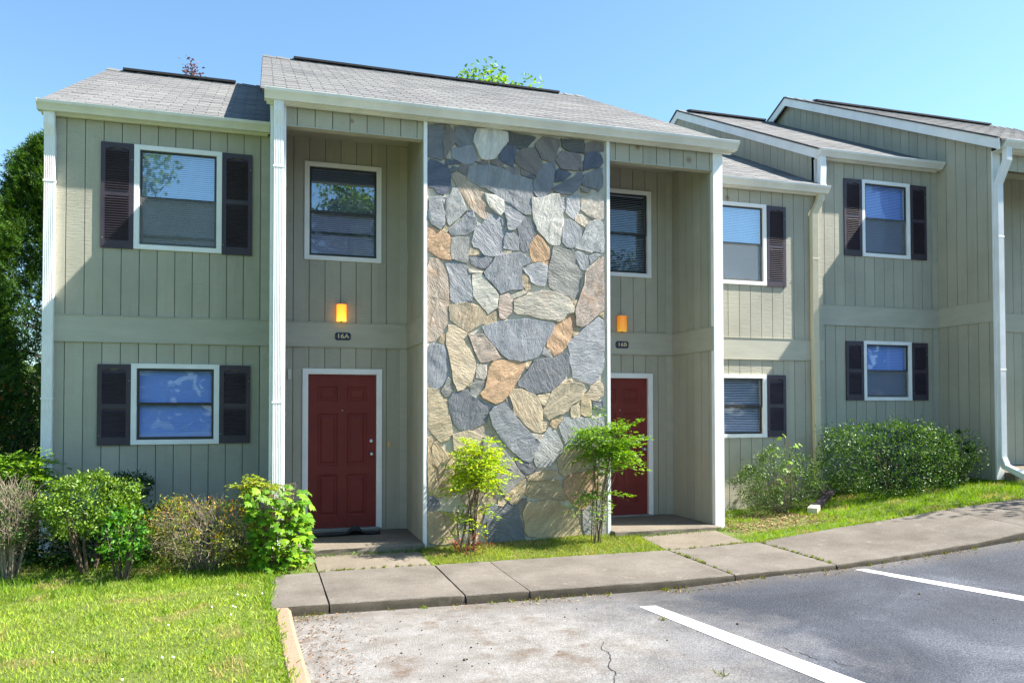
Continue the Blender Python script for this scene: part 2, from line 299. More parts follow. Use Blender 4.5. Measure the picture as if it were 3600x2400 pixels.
# ------------------------------------------------------------------ mesh and object helpers
WL = {}                                    # world location of every object made here
def wl(o): return WL.get(o.name, Vector((0, 0, 0))) if o else Vector((0, 0, 0))
def link(name, data, parent=None, loc=None):
    o = bpy.data.objects.new(name, data); COL.objects.link(o)
    if parent: o.parent = parent
    L = wl(parent) if loc is None else Vector(loc)
    o.location = L-wl(parent) if parent else L
    WL[o.name] = L.copy(); return o
def tag(o, label, cat, group=None, kind=None):
    if label: o['label'] = label
    if cat: o['category'] = cat
    if group: o['group'] = group
    if kind: o['kind'] = kind
    return o
def thing(name, label, cat, loc, group=None):
    return tag(link(name, None, None, loc), label, cat, group)
class MB:
    def __init__(s): s.v = []; s.f = []
    def box(s, x0, x1, y0, y1, z0, z1):
        b = len(s.v)
        s.v += [(x0, y0, z0), (x1, y0, z0), (x1, y1, z0), (x0, y1, z0), (x0, y0, z1), (x1, y0, z1), (x1, y1, z1), (x0, y1, z1)]
        s.f += [tuple(b+i for i in q) for q in ((3, 2, 1, 0), (4, 5, 6, 7), (0, 1, 5, 4), (1, 2, 6, 5), (2, 3, 7, 6), (3, 0, 4, 7))]; return s
    def prism(s, A, B):                    # two matching loops of points, closed
        b = len(s.v); n = len(A); s.v += [tuple(p) for p in A]+[tuple(p) for p in B]
        s.f.append(tuple(b+i for i in range(n-1, -1, -1))); s.f.append(tuple(b+n+i for i in range(n)))
        for i in range(n): j = (i+1) % n; s.f.append((b+i, b+j, b+n+j, b+n+i))
        return s
    def sheet(s, rows):                    # grid of points
        b = len(s.v); m = len(rows[0])
        for r in rows: s.v += [tuple(p) for p in r]
        for i in range(len(rows)-1):
            for j in range(m-1): s.f.append((b+i*m+j, b+i*m+j+1, b+(i+1)*m+j+1, b+(i+1)*m+j))
        return s
    def tube(s, pts, r0, r1=None, n=5, cap=True):
        r1 = r0 if r1 is None else r1; P = [Vector(p) for p in pts]; b = len(s.v); m = len(P)
        for i, p in enumerate(P):
            d = (P[min(i+1, m-1)]-P[max(i-1, 0)]).normalized() if m > 1 else Vector((0, 0, 1))
            a = d.orthogonal().normalized(); c = d.cross(a); r = r0+(r1-r0)*i/max(1, m-1)
            for k in range(n):
                t = 2*math.pi*k/n; s.v.append(tuple(p+a*(r*math.cos(t))+c*(r*math.sin(t))))
        for i in range(m-1):
            for k in range(n): j = (k+1) % n; s.f.append((b+i*n+k, b+i*n+j, b+(i+1)*n+j, b+(i+1)*n+k))
        if cap: s.f.append(tuple(b+k for k in range(n-1, -1, -1))); s.f.append(tuple(b+(m-1)*n+k for k in range(n)))
        return s
    def lathe(s, c, axis, prof, n=14):     # prof: (radius, along)
        ax = Vector(axis).normalized(); a = ax.orthogonal().normalized(); d = ax.cross(a); b = len(s.v); c = Vector(c)
        for r, h in prof:
            for k in range(n): t = 2*math.pi*k/n; s.v.append(tuple(c+ax*h+a*(r*math.cos(t))+d*(r*math.sin(t))))
        for i in range(len(prof)-1):
            for k in range(n): j = (k+1) % n; s.f.append((b+i*n+k, b+i*n+j, b+(i+1)*n+j, b+(i+1)*n+k))
        s.f.append(tuple(b+k for k in range(n-1, -1, -1))); s.f.append(tuple(b+(len(prof)-1)*n+k for k in range(n))); return s
    def build(s, name, mat, parent=None, smooth=False, loc=None):
        L = wl(parent) if loc is None else Vector(loc)
        me = bpy.data.meshes.new(name); me.from_pydata([(x-L.x, y-L.y, z-L.z) for x, y, z in s.v], [], s.f)
        me.materials.append(M[mat] if isinstance(mat, str) else mat)
        if smooth: me.polygons.foreach_set('use_smooth', [True]*len(me.polygons))
        me.update(); return link(name, me, parent, L)
def struct(o): o['kind'] = 'structure'; return o
def jit(a): return random.uniform(-a, a)
def lerp(xs, ys, x): return float(np.interp(x, xs, ys))

# ------------------------------------------------------------------ ground levels
def z_kerb(x): return lerp([-2, 0, 2, 4, 5, 6, 7, 8, 8.7, 10, 12, 18], [.10, .10, .08, .075, .095, .12, .18, .26, .345, .47, .65, 1.0], x)
def z_back(x): return lerp([-5, -2, 0, .5, 5, 6, 7, 8, 9, 10.4, 12, 18], [-.06, .04, .08, .10, .11, .145, .25, .34, .44, .54, .67, 1.02], x)
def z_asph(x): return lerp([-2, 0, 2, 4, 5.1, 6.2, 7.4, 8.67, 10, 12, 16, 20], [.01, .01, -.007, -.01, .045, .07, .15, .255, .37, .55, .85, 1.0], x)
def z_wall(x): return lerp([-6, -4, -2.5, 0, 1.9, 4.3, 6, 7, 8, 9, 10, 11.3, 14, 18], [-.12, -.02, .08, .12, .155, .215, .225, .26, .36, .48, .57, .66, .85, 1.05], x)
def z_ground(x, y):
    if x < .22 and y < 8.6: return lerp([-8, -4, 0.1], [-.15, -.02, .075], x)
    if y < 8.6: return z_asph(x)-.25 if y < 8.5 else z_back(x)-.03
    t = min(1, max(0, (y-8.6)/1.3)); return z_back(x)*(1-t)+z_wall(x)*t-.012
KY = 7.2; BY = 8.62
def grid(a, b, st): return list(np.arange(a, b, st))
gx = [-200, -90, -40, -20, -12]+grid(-8, 0, .25)+[.03, .1, .2199, .2201]+grid(.3, 13, .3)+[14, 16, 18, 24, 40, 90, 200]
gy = [-120, -50, -20, -8, 0]+grid(2, 8.4, .3)+[8.4999, 8.5001, 8.5999, 8.6001]+grid(8.75, 11.2, .15)+[12, 14, 18, 24, 40, 80, 160, 300]
gz = {}
mb = MB(); mb.sheet([[(x, y, z_ground(x, y)+(jit(.006) if -8 < x < 13 and 2 < y < 11 else 0)) for x in gx] for y in gy])
ground = struct(mb.build('ground', 'ground', smooth=True)); ground['label'] = 'lawn and bare soil around the townhouses'
# asphalt lot
ax = [.14]+grid(.4, 12, .4)+[12, 14, 16, 20, 30, 60, 120]; ay = [-100, -40, -15, -5, 0, 2, 4, 5.5, 6.5, KY+.05]
mb = MB(); mb.sheet([[(x, y, z_asph(x)) for x in ax] for y in ay]); lot = struct(mb.build('parking_lot', 'asphalt', smooth=True))
lot['label'] = 'worn grey asphalt parking lot with a pale dusty corner bay'
# painted bay lines
def bay_line(name, pts, label):
    a, b, c, d = pts; rows = []
    for i in range(13):
        t = i/12; p = a.lerp(c, t); q = b.lerp(d, t); rows.append([(p.x, p.y, z_asph(p.x)+.004), (q.x, q.y, z_asph(q.x)+.004)])
    o = struct(MB().sheet(rows).build(name, 'line')); o['label'] = label
def on_lot(x, y):
    z = 0.0
    for _ in range(6): p = atz(x*DS, y*DS, z); z = z_asph(p.x)
    return p
p0, p1, p2, p3 = on_lot(1468, 1393), on_lot(1506, 1391), on_lot(1898, 1568), on_lot(1986, 1568)
bay_line('parking_line', (p0, p1, p0+(p2-p0)*1.9, p1+(p3-p1)*1.9), 'wide white bay line ending beside the dusty corner bay')
p0, p1, p2, p3 = on_lot(1964, 1308), on_lot(1985, 1306), on_lot(2352, 1380), on_lot(2352, 1369)
bay_line('parking_line', (p0, p1, p0+(p2-p0)*2.2, p1+(p3-p1)*2.2), 'thin white bay line starting near the raised end of the sidewalk')

# sidewalk: separate slabs with joints
sw = struct(link('sidewalk', None, None, (0, KY, .1))); sw['label'] = 'grey concrete sidewalk with joints along the parking lot'
def slab(x0, x1, y0, y1, zf, zb, mat, parent, th=.16, name='slab', skew=0.0, nx=None):
    nx = nx or max(3, int((x1-x0)/.10)); xs = np.linspace(x0, x1, nx+1); mb = MB(); ch = .012; ny = 14
    def row(y, dz, edge=0.0):
        out = []; ja, jb = abs(jit(.004)), abs(jit(.004))
        for i, x in enumerate(xs):
            xx = x+(ja if i == 0 else (-jb if i == nx else 0)); out.append((xx, y+jit(edge), (zf(x)+(zb(x)-zf(x))*(y-y0)/(y1-y0))+dz+(jit(edge*.4) if edge else 0)-(.006 if i in (0, nx) and dz > -.005 else 0)))
        return out
    rows = [row(y0, -th), row(y0, -.05, .005), row(y0, -ch, .005), row(y0+ch, 0, .004)]+[row(y, 0) for y in np.linspace(y0+.06, y1-.06, ny)]+[row(y1-ch, 0, .005), row(y1, -ch, .006), row(y1, -th)]
    mb.sheet(rows)
    for k in (0, -1): pts = [r[k] for r in rows]; b = len(mb.v); mb.v += pts; mb.f.append(tuple(range(b, b+len(pts))) if k == 0 else tuple(range(b+len(pts)-1, b-1, -1)))
    return mb.build(name, mat, parent)
jx = [.07, .565, 1.81, 2.44, 4.70, 5.98, 8.95, 12.6, 17]
for i in range(len(jx)-1):
    g = (.008, .011, .003, .008, .008, .004, .004, 0)[i]
    slab(jx[i]+.004, jx[i+1]-g, KY, BY, z_kerb, z_back, 'walk', sw, th=.17)
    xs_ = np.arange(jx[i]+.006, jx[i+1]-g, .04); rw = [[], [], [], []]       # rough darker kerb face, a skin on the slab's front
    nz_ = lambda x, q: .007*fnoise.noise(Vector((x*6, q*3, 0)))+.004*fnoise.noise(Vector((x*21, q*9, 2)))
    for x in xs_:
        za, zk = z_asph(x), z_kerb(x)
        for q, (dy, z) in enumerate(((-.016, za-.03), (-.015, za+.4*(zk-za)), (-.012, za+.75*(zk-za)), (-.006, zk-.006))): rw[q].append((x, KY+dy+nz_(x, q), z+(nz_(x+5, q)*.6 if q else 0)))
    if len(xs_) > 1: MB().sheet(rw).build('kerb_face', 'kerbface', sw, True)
for (x0, x1, y1, rise) in ((.56, 1.77, 9.40, .026), (4.68, 5.80, 9.36, .058)):
    fwk = struct(slab(x0, x1, BY+.012, y1, lambda x: z_back(x)+.006, lambda x: z_back(x)+rise, 'frontwalk', None, th=.12, name='front_walk'))
    fwk['label'] = 'short concrete walk from sidewalk to the %s porch' % ('16A' if x0 < 2 else '16B')
# rust stained kerb beside the lawn
mb = MB(); kp = [(KY+.0, .10, .235), (6.4, .115, .25), (5.2, .155, .30), (4.2, .20, .36), (2, .30, .47), (-6, .6, .8), (-40, 1.0, 1.2)]
rows = []
for (y, xl, xr) in kp: rows.append([(xl, y, -.08), (xl, y, .078), (xl+.012, y, .09), (xr-.03, y, .088), (xr, y, .06), (xr+.01, y, -.08)])
mb.sheet(rows); mb.f.append(tuple(range(5, -1, -1))); kerb = struct(mb.build('kerb', 'kerb')); kerb['label'] = 'rust stained concrete kerb between lawn and parking lot'

# ------------------------------------------------------------------ building helpers
YL, YR, YF = 10.66, 10.68, 9.53            # left unit wall, recess wall, projecting front
BW = .2032
def subtract(rects, hole):
    out = []; hx0, hx1, hz0, hz1 = hole
    for (x0, x1, z0, z1) in rects:
        if hx1 <= x0 or hx0 >= x1 or hz1 <= z0 or hz0 >= z1: out.append((x0, x1, z0, z1)); continue
        if hx0 > x0: out.append((x0, hx0, z0, z1))
        if hx1 < x1: out.append((hx1, x1, z0, z1))
        a, b = max(x0, hx0), min(x1, hx1)
        if hz0 > z0: out.append((a, b, z0, hz0))
        if hz1 < z1: out.append((a, b, hz1, z1))
    return out
class Wall:
    """upright wall: u runs along it, outward is -Y ('front') or -X ('side')"""
    def __init__(s, house, kind, plane, u0, u1, z0, z1, holes=(), th=.10, top=None):
        s.k, s.p, s.u0, s.u1, s.z0, s.z1, s.h, s.house, s.top = kind, plane, u0, u1, z0, z1, list(holes), house, top
        rects = [(u0, u1, z0, z1)]
        for h in s.h: rects = subtract(rects, h)
        mb = MB()
        for r in rects: s.slab(mb, *r, .012, th)
        s.o = mb.build('wall', 'groove', house)
    def pt(s, u, z, w): return (u, s.p+w, z) if s.k == 'front' else (s.p+w, u, z)
    def slab(s, mb, u0, u1, z0, z1, w0, w1):
        t0 = min(z1, s.top(u0)) if s.top else z1; t1 = min(z1, s.top(u1)) if s.top else z1
        if min(t0, t1) <= z0: return
        loop = [(u0, z0), (u1, z0), (u1, t1), (u0, t0)]
        if s.k == 'side': loop = loop[::-1]
        mb.prism([s.pt(u, z, w1) for u, z in loop][::-1], [s.pt(u, z, w0) for u, z in loop][::-1])
    def boards(s, z0, z1, off, bot=None):
        """grooved siding boards, each its own object"""
        k0 = math.floor((s.u0-off)/BW); u = off+k0*BW
        while u < s.u1:
            a, b = max(s.u0, u+.0045), min(s.u1, u+BW-.0045)
            if b-a > .02:
                zz = z0 if bot is None else min(bot(a), bot(b))
                rects = [(a, b, zz, z1)]
                for h in s.h: rects = subtract(rects, h)
                for r in rects:
                    if r[1]-r[0] > .006 and r[3]-r[2] > .01:
                        mb = MB(); s.slab(mb, *r, 0.0, .0119)
                        if mb.f: mb.build('siding_board', 'siding', s.o)
            u += BW
        return s
    def band(s, z0, z1, proud=.016):
        mb = MB(); s.slab(mb, s.u0, s.u1, z0+.008, z1-.008, -proud, .0119); o = mb.build('band_board', 'band', s.o)
        for zz in (z0, z1-.008):
            mb = MB(); s.slab(mb, s.u0, s.u1, zz, zz+.008, -proud-.008, .0119); mb.build('flashing', 'band', s.o)
        return s
    def trim(s, u0, u1, z0, z1, proud, mat='band', name='trim_board'):
        mb = MB(); s.slab(mb, u0, u1, z0, z1, -proud, .0119); return mb.build(name, mat, s.o)

TAB, EXP = .3048, .142
def shingle_wedge(mb, x0, x1, y, z, cs, sn, e=EXP*1.25, th=.0055):
    # butt edge at (y, z) on the slope
    def P(x, a, h): return (x, y+a*cs-h*sn, z+a*sn+h*cs)
    mb.prism([P(x0, 0, 0), P(x0, 0, th), P(x0, e, .003), P(x0, e, 0)], [P(x1, 0, 0), P(x1, 0, th), P(x1, e, .003), P(x1, e, 0)])
def roof(house, x0, x1, ye, ze, yr, slope, yb, singles=0, vent=None, rake='fascia_dark'):
    zr = ze+slope*(yr-ye); L = math.hypot(1, slope); cs, sn = 1/L, slope/L
    zb = zr-slope*(yb-yr); t = .10
    mb = MB(); prof = [(ye, ze-.025), (yr, zr-.025), (yb, zb-.025), (yb, zb-t), (yr, zr-t-.03), (ye, ze-.06)]
    mb.prism([(x0+.015, y, z) for y, z in prof], [(x1-.015, y, z) for y, z in prof])
    deck = mb.build('roof', 'fascia_dark', house)
    mb = MB(); mb.prism([(x0+.01, yr, zr-.02), (x0+.01, yb, zb-.02), (x0+.01, yb, zb-.005), (x0+.01, yr, zr-.005)], [(x1-.01, yr, zr-.02), (x1-.01, yb, zb-.02), (x1-.01, yb, zb-.005), (x1-.01, yr, zr-.005)])
    mb.build('rear_slope', 'shingle', deck)
    nc = int((yr-ye)*L/EXP); stuff = MB(); made = 0; cache = {}
    # order: lowest courses first, they show largest
    for c in range(nc+1):
        s = c*EXP; y, z = ye+s*cs, ze-.0245+s*sn+.0012*(c % 2)
        if y > yr-.03: break
        x = x0-(TAB/2 if c % 2 else 0)+jit(.006)
        ee = min(EXP*1.25, (yr-y)/cs)
        while x < x1-.01:
            a, b = max(x0, x), min(x1, x+TAB-.014)
            if b-a > .02:
                if made < singles:
                    key = (round(b-a, 3), round(ee, 3))
                    if key not in cache:
                        m0 = MB(); shingle_wedge(m0, 0, b-a, 0, 0, cs, sn, ee)
                        me = bpy.data.meshes.new('shingle'); me.from_pydata(m0.v, [], m0.f); me.materials.append(M['shingle']); me.update(); cache[key] = me
                    link('shingle', cache[key], deck, (a, y+jit(.002), z)); made += 1
                else: shingle_wedge(stuff, a, b, y+jit(.003), z, cs, sn, ee)
            x += TAB
    if stuff.f: o = stuff.build('shingles', 'shingle', deck); o['kind'] = 'stuff'
    # ridge caps
    mb = MB(); xx = x0
    while xx < x1-.02:
        e = min(x1, xx+.24); b = len(mb.v); h = .012
        mb.prism([(xx, yr-.13, zr-.13*slope-.012+h), (xx, yr, zr+.004+h), (xx, yr+.13, zr-.13*slope-.012+h), (xx, yr+.13, zr-.13*slope-.03), (xx, yr, zr-.03), (xx, yr-.13, zr-.13*slope-.03)],
                 [(e-.004, yr-.13, zr-.13*slope-.012), (e-.004, yr, zr+.004), (e-.004, yr+.13, zr-.13*slope-.012), (e-.004, yr+.13, zr-.13*slope-.03), (e-.004, yr, zr-.03), (e-.004, yr-.13, zr-.13*slope-.03)]); xx = e
    mb.build('ridge_cap', 'shingle', deck)
    if vent:
        mb = MB(); v0, v1 = vent; n = max(1, int((v1-v0)/1.2)); xs = np.linspace(v0, v1, n+1)
        for i in range(n):
            q = [(yr-.15, zr-.045), (yr-.15, zr-.01), (yr-.02, zr+.03), (yr+.02, zr+.03), (yr+.15, zr-.01), (yr+.15, zr-.045)]
            d = jit(.006); mb.prism([(xs[i], y, z+d) for y, z in q], [(xs[i+1]-.004, y, z+d+jit(.004)) for y, z in q])
        mb.build('ridge_vent', 'vent', deck)
    return deck
def gutter(house, x0, x1, yback, zbot, h=.105, d=.13, endcap=True):
    yback -= .02; d += .015
    P = [(0, 0), (-.58*d, 0), (-.64*d, .16*h), (-.80*d, .46*h), (-.95*d, .68*h), (-1.0*d, .95*h), (-1.0*d, h), (-.90*d, h), (-.88*d, .88*h), (-.06*d, .84*h), (0, .98*h)]
    mb = MB(); n = max(2, int((x1-x0)/.9)); xs = np.linspace(x0, x1, n+1); rows = []
    for x in xs:
        dz = jit(.003); rows.append([(x, yback+a, zbot+b+dz) for a, b in P+[P[0]]])
    mb.sheet(rows)
    for r in (rows[0], rows[-1]): b = len(mb.v); mb.v += r[:-1]; mb.f.append(tuple(range(b, b+len(P))))
    g = mb.build('gutter', 'gutter', house)
    for x, s in ((x0, -1), (x1, 1)):
        m2 = MB(); m2.prism([(x-.004, yback+a*1.03, zbot+b*1.02-.001) for a, b in P], [(x+.004, yback+a*1.03, zbot+b*1.02-.001) for a, b in P]); m2.build('end_cap', 'gutter', g)
    mb = MB(); mb.box(x0+.02, x1-.02, yback, yback+.05, zbot-.02, zbot+.09); mb.build('fascia_board', 'gutter', g)
    return g
def rib_section(wd, dp):
    sec = []; n = 6
    for i in range(n):                     # ribbed front
        a = -wd/2+wd*(i+.15)/n; b = -wd/2+wd*(i+.85)/n; m0 = -wd/2+wd*(i+.38)/n; m1 = -wd/2+wd*(i+.62)/n
        sec += [(a, 0), (m0, -.005), (m1, -.005), (b, 0)]
    return [(-wd/2, .004)]+sec+[(wd/2, .004), (wd/2, dp), (-wd/2, dp)]
def downspout(house, path, wd=.105, dp=.075, mat='white', straps=()):
    sec = rib_section(wd, dp); P = [Vector(p) for p in path]; rows = []
    for i, p in enumerate(P):
        d0 = (P[i]-P[i-1]).normalized() if i else (P[1]-P[0]).normalized(); d1 = (P[i+1]-P[i]).normalized() if i < len(P)-1 else d0
        t0 = math.atan2(d0.y, -d0.z); t1 = math.atan2(d1.y, -d1.z); t = (t0+t1)/2; k = 1/max(.5, math.cos((t1-t0)/2))
        ny, nz = math.cos(t), math.sin(t)      # section depth axis, points back to the wall
        r = [(p.x+a, p.y+b*k*ny, p.z+b*k*nz) for a, b in sec]; rows.append(r+[r[0]])
    mb = MB().sheet(rows)
    for r in (rows[0], rows[-1]): b = len(mb.v); mb.v += r[:-1]; mb.f.append(tuple(range(b, b+len(sec))))
    o = mb.build('downspout', mat, house)
    for (x, y, z) in straps:
        m2 = MB(); m2.box(x-wd/2-.006, x+wd/2+.006, y-.008, y+dp, z-.011, z+.011); m2.build('strap', mat, o)
    return o

def window(house, x0, x1, z0, z1, yp, screen=None, rails=(), blind=(0, 1), open_=False, tw=.058, bmat='blind', gl='glass', gl2=None):
    t = tw; fr = MB(); fr.box(x0, x1, yp-.022, yp+.012, z1-t, z1)
    root = fr.build('window', 'white', house)
    MB().box(x0, x1, yp-.024, yp+.012, z0, z0+t).build('sill', 'white', root)
    for a in (x0, x1-t): MB().box(a, a+t, yp-.022, yp+.012, z0+t+.0005, z1-t-.0005).build('side_casing', 'white', root)
    a0, a1, b0, b1 = x0+t, x1-t, z0+t, z1-t; s = .026; zm = (b0+b1)/2
    for (xx0, xx1) in ((a0, a0+.006), (a1-.006, a1)): MB().box(xx0, xx1, yp-.012, yp+.09, b0, b1).build('jamb', 'white', root)
    for nm, (q0, q1), yy in (('upper_sash', (zm-.018, b1-.001), yp+.004), ('lower_sash', (b0+.001, zm+.018), yp+.024)):
        mb = MB(); X0, X1 = a0+.007, a1-.007
        mb.box(X0, X1, yy, yy+.018, q0, q0+s*1.3); mb.box(X0, X1, yy, yy+.018, q1-s, q1)
        mb.box(X0, X0+s, yy+.0003, yy+.0177, q0+s*1.3, q1-s); mb.box(X1-s, X1, yy+.0003, yy+.0177, q0+s*1.3, q1-s)
        o = mb.build(nm, 'sash', root)
        MB().box(X0+s*.8, X1-s*.8, yy+.007, yy+.011, q0+s, q1-s*.8).build('pane', gl if nm == 'upper_sash' else (gl2 or gl), root)
    for r in rails:
        z = b0+(b1-b0)*r; MB().box(a0+.007, a1-.007, yp+.046, yp+.058, z-.016, z+.016).build('storm_rail', 'sash', root)
    if screen:
        z = [b0+(b1-b0)*k for k in screen]; MB().box(a0+.012, a1-.012, yp+.001, yp+.0022, z[0], z[1]).build('insect_screen', 'screen', root)
    # horizontal blind behind the glass, slats joined
    mb = MB(); pitch = .026; zz = b0+(b1-b0)*blind[0]+.01; top = b0+(b1-b0)*blind[1]-.02; yb = yp+.075
    tilt = math.radians(28 if open_ else 62); dy, dz = .0135*math.cos(tilt), .0135*math.sin(tilt)
    while zz < top:
        e = .0007; mb.prism([(a0+.012, yb-dy, zz-dz), (a0+.012, yb+dy, zz+dz), (a0+.012, yb+dy, zz+dz+e), (a0+.012, yb-dy, zz-dz+e)], [(a1-.012, yb-dy, zz-dz+jit(.001)), (a1-.012, yb+dy, zz+dz), (a1-.012, yb+dy, zz+dz+e), (a1-.012, yb-dy, zz-dz+e)]); zz += pitch
    mb.box(a0+.012, a1-.012, yb-.016, yb+.016, top, top+.03); mb.build('blind', bmat, root)
    mb = MB(); mb.box(a0-.03, a1+.03, yp+.13, yp+.14, b0-.03, b1+.03); mb.box(a0-.03, a1+.03, yp+.09, yp+.13, b0-.03, b0-.001); mb.box(a0-.03, a1+.03, yp+.09, yp+.13, b1+.001, b1+.03)
    mb.box(a0-.03, a0-.001, yp+.09, yp+.13, b0, b1); mb.box(a1+.001, a1+.03, yp+.09, yp+.13, b0, b1); mb.build('room_backing', 'dark', root)
    return root
def hole(x0, x1, z0, z1, t=.058): return (x0+t-.004, x1-t+.004, z0+t-.004, z1-t+.004)
SLAT = {}
def shutter(house, x0, x1, z0, z1, yp, mid=.5):
    d = .024; st = .052; mb = MB(); yf = yp-d; H = z1-z0; rt_, rm, rb = .085, .06, .10
    mb.box(x0, x0+st, yf, yp-.0005, z0, z1); mb.box(x1-st, x1, yf, yp-.0005, z0, z1)
    zm = z0+H*mid
    for a, b in ((z0, z0+rb), (zm-rm/2, zm+rm/2)): mb.box(x0+st, x1-st, yf+.001, yp-.0005, a, b)
    # arched top rail
    n = 8; w = x1-x0-2*st; A = [(x0+st, z1), (x0+st, z1-rt_)]+[(x0+st+w*i/n, z1-rt_+.028*math.sin(math.pi*i/n)) for i in range(1, n)]+[(x1-st, z1-rt_), (x1-st, z1)]
    mb.prism([(x, yp-.0005, z) for x, z in A], [(x, yf+.001, z) for x, z in A])
    mb.box(x0+st, x1-st, yp-.005, yp-.0008, z0+rb, z1-rt_+.02)
    o = mb.build('shutter', 'shutter', house)
    key = round(w, 3)
    if key not in SLAT:
        m0 = MB(); a = math.radians(40); L = .013; t = .0035
        P = [(-L*math.cos(a), -L*math.sin(a)), (L*math.cos(a), L*math.sin(a)), (L*math.cos(a)-t*math.sin(a), L*math.sin(a)+t*math.cos(a)), (-L*math.cos(a)-t*math.sin(a), -L*math.sin(a)+t*math.cos(a))]
        m0.prism([(-w/2, y, z) for y, z in P], [(w/2, y, z) for y, z in P])
        me = bpy.data.meshes.new('slat'); me.from_pydata(m0.v, [], m0.f); me.materials.append(M['shutter']); me.update(); SLAT[key] = me
    for a, b in ((z0+rb, zm-rm/2), (zm+rm/2, z1-rt_)):
        z = a+.012
        while z < b-.006: link('slat', SLAT[key], o, ((x0+x1)/2, yp-.0165, z)); z += .030
    for (x, z) in ((x0+.02, z0+.12), (x1-.02, z1-.2)): MB().lathe((x, yf, z), (0, -1, 0), [(.005, 0), (.005, .002), (.002, .004)], 8).build('screw', 'metal', o)
    return o

def door(house, x0, x1, z0, z1, yp):
    """six panel door, casing, threshold, hardware"""
    t = .058
    cs_ = MB().box(x0, x1, yp-.024, yp+.012, z1-t, z1).build('door_casing', 'white', house)
    for a in (x0, x1-t): MB().box(a, a+t, yp-.024, yp+.012, z0, z1-t-.0005).build('side_casing', 'white', cs_)
    X0, X1, Z0, Z1 = x0+t, x1-t, z0+.02, z1-t
    for a, b in ((X0, X0+.014), (X1-.014, X1)): MB().box(a, b, yp-.018, yp+.09, Z0, Z1-.0145).build('jamb', 'white', cs_)
    MB().box(X0, X1, yp-.018, yp+.09, Z1-.014, Z1).build('head_jamb', 'white', cs_)
    X0 += .0145; X1 -= .0145; Z1 -= .0145; yd = yp+.03; W = X1-X0; H = Z1-Z0
    cols = [(.14, .43), (.57, .86)]; rowsz = [(.075, .345), (.405, .745), (.825, .92)]
    pan = [(X0+W*a, X0+W*b, Z0+H*c, Z0+H*d) for a, b in cols for c, d in rowsz]
    rects = [(X0, X1, Z0, Z1)]
    for p in pan: rects = subtract(rects, p)
    mb = MB()
    for r in rects: mb.box(r[0], r[1], yd, yd+.04, r[2], r[3])
    dr = mb.build('door', 'door', house)
    for p in pan:
        m2 = MB(); rr = []
        for ins, dy in ((0, 0), (.012, .012), (.03, .014), (.055, .002)):
            rr.append([(p[0]+ins, yd+dy, p[2]+ins), (p[1]-ins, yd+dy, p[2]+ins), (p[1]-ins, yd+dy, p[3]-ins), (p[0]+ins, yd+dy, p[3]-ins)])
        for i in range(3):
            for k in range(4):
                j = (k+1) % 4; b = len(m2.v); m2.v += [rr[i][k], rr[i][j], rr[i+1][j], rr[i+1][k]]; m2.f.append((b, b+1, b+2, b+3))
        b = len(m2.v); m2.v += rr[3]; m2.f.append((b, b+1, b+2, b+3)); m2.box(p[0], p[1], yd+.03, yd+.035, p[2], p[3]); m2.build('door_panel', 'door', dr)
    kx = X1-.062
    MB().lathe((kx, yd, z0+.985), (0, -1, 0), [(.032, 0), (.032, .006), (.012, .01), (.012, .03), (.024, .036), (.029, .05), (.024, .062), (.008, .066)], 16).build('knob', 'metal', dr, True)
    MB().lathe((kx, yd, z0+1.16), (0, -1, 0), [(.028, 0), (.028, .008), (.022, .014), (.008, .015)], 16).build('deadbolt', 'metal', dr, True)
    MB().lathe(((X0+X1)/2, yd, z0+1.57), (0, -1, 0), [(.007, 0), (.007, .004), (.003, .005)], 8).build('peephole', 'metal', dr)
    MB().box(x0+.03, x1-.03, yp-.05, yp+.07, z0+.0, z0+.019).build('threshold', 'threshold', cs_)
    MB().box(x0+.035, x1-.035, yp-.03, yp+.05, z0-.09, z0-.0005).build('kick_board', 'kick', cs_)
    return dr

# ------------------------------------------------------------------ townhouse L (set back, left)
ZB0, ZB1 = 2.638, 2.968                    # band between storeys
L = thing('townhouse', 'set-back end townhouse with two wide windows, dark shutters and conifer behind', 'house', (-1.2, 10.7, .1))
LW = [(-1.545, -.525, 3.80, 5.095), (-1.558, -.541, 1.388, 2.385)]
gl0 = at(120+848/7.84, 1085, YL).x
wL = Wall(L, 'front', YL, -2.50, .06, -.1, 5.45, [hole(*r) for r in LW])
wL.boards(ZB1, 5.45, gl0).boards(-.02, ZB0, gl0).band(ZB0, ZB1)
wL.trim(-.045, .058, .12, 5.36, .012); wL.trim(-2.498, -2.41, .02, 5.36, .010)
window(L, *LW[0], YL, screen=(0, .5), rails=(.1,), gl2='glass_clear'); window(L, *LW[1], YL, bmat='blind_sky_tint', gl='glass_clear')
shutter(L, -1.915, -1.55, 3.795, 5.095, YL, .52); shutter(L, -.522, -.158, 3.79, 5.09, YL, .52)
shutter(L, -1.93, -1.562, 1.382, 2.372, YL, .48); shutter(L, -.538, -.168, 1.392, 2.378, YL, .48)
gutter(L, -2.575, .05, YL-.045, 5.368, .108, .14)
roof(L, -2.56, .055, YL-.16, 5.50, 14.7, .5, 19.0, singles=300, vent=(-2.30, -.50))
downspout(L, [(-2.46, YL-.12, 5.37), (-2.46, YL-.12, 5.22), (-2.46, YL-.075, 5.08), (-2.46, YL-.075, 1.75), (-2.46, YL-.075, .20), (-2.46, YL-.2, .10)], wd=.118, dp=.07, straps=[(-2.46, YL-.075, 4.55), (-2.46, YL-.075, 1.95)])
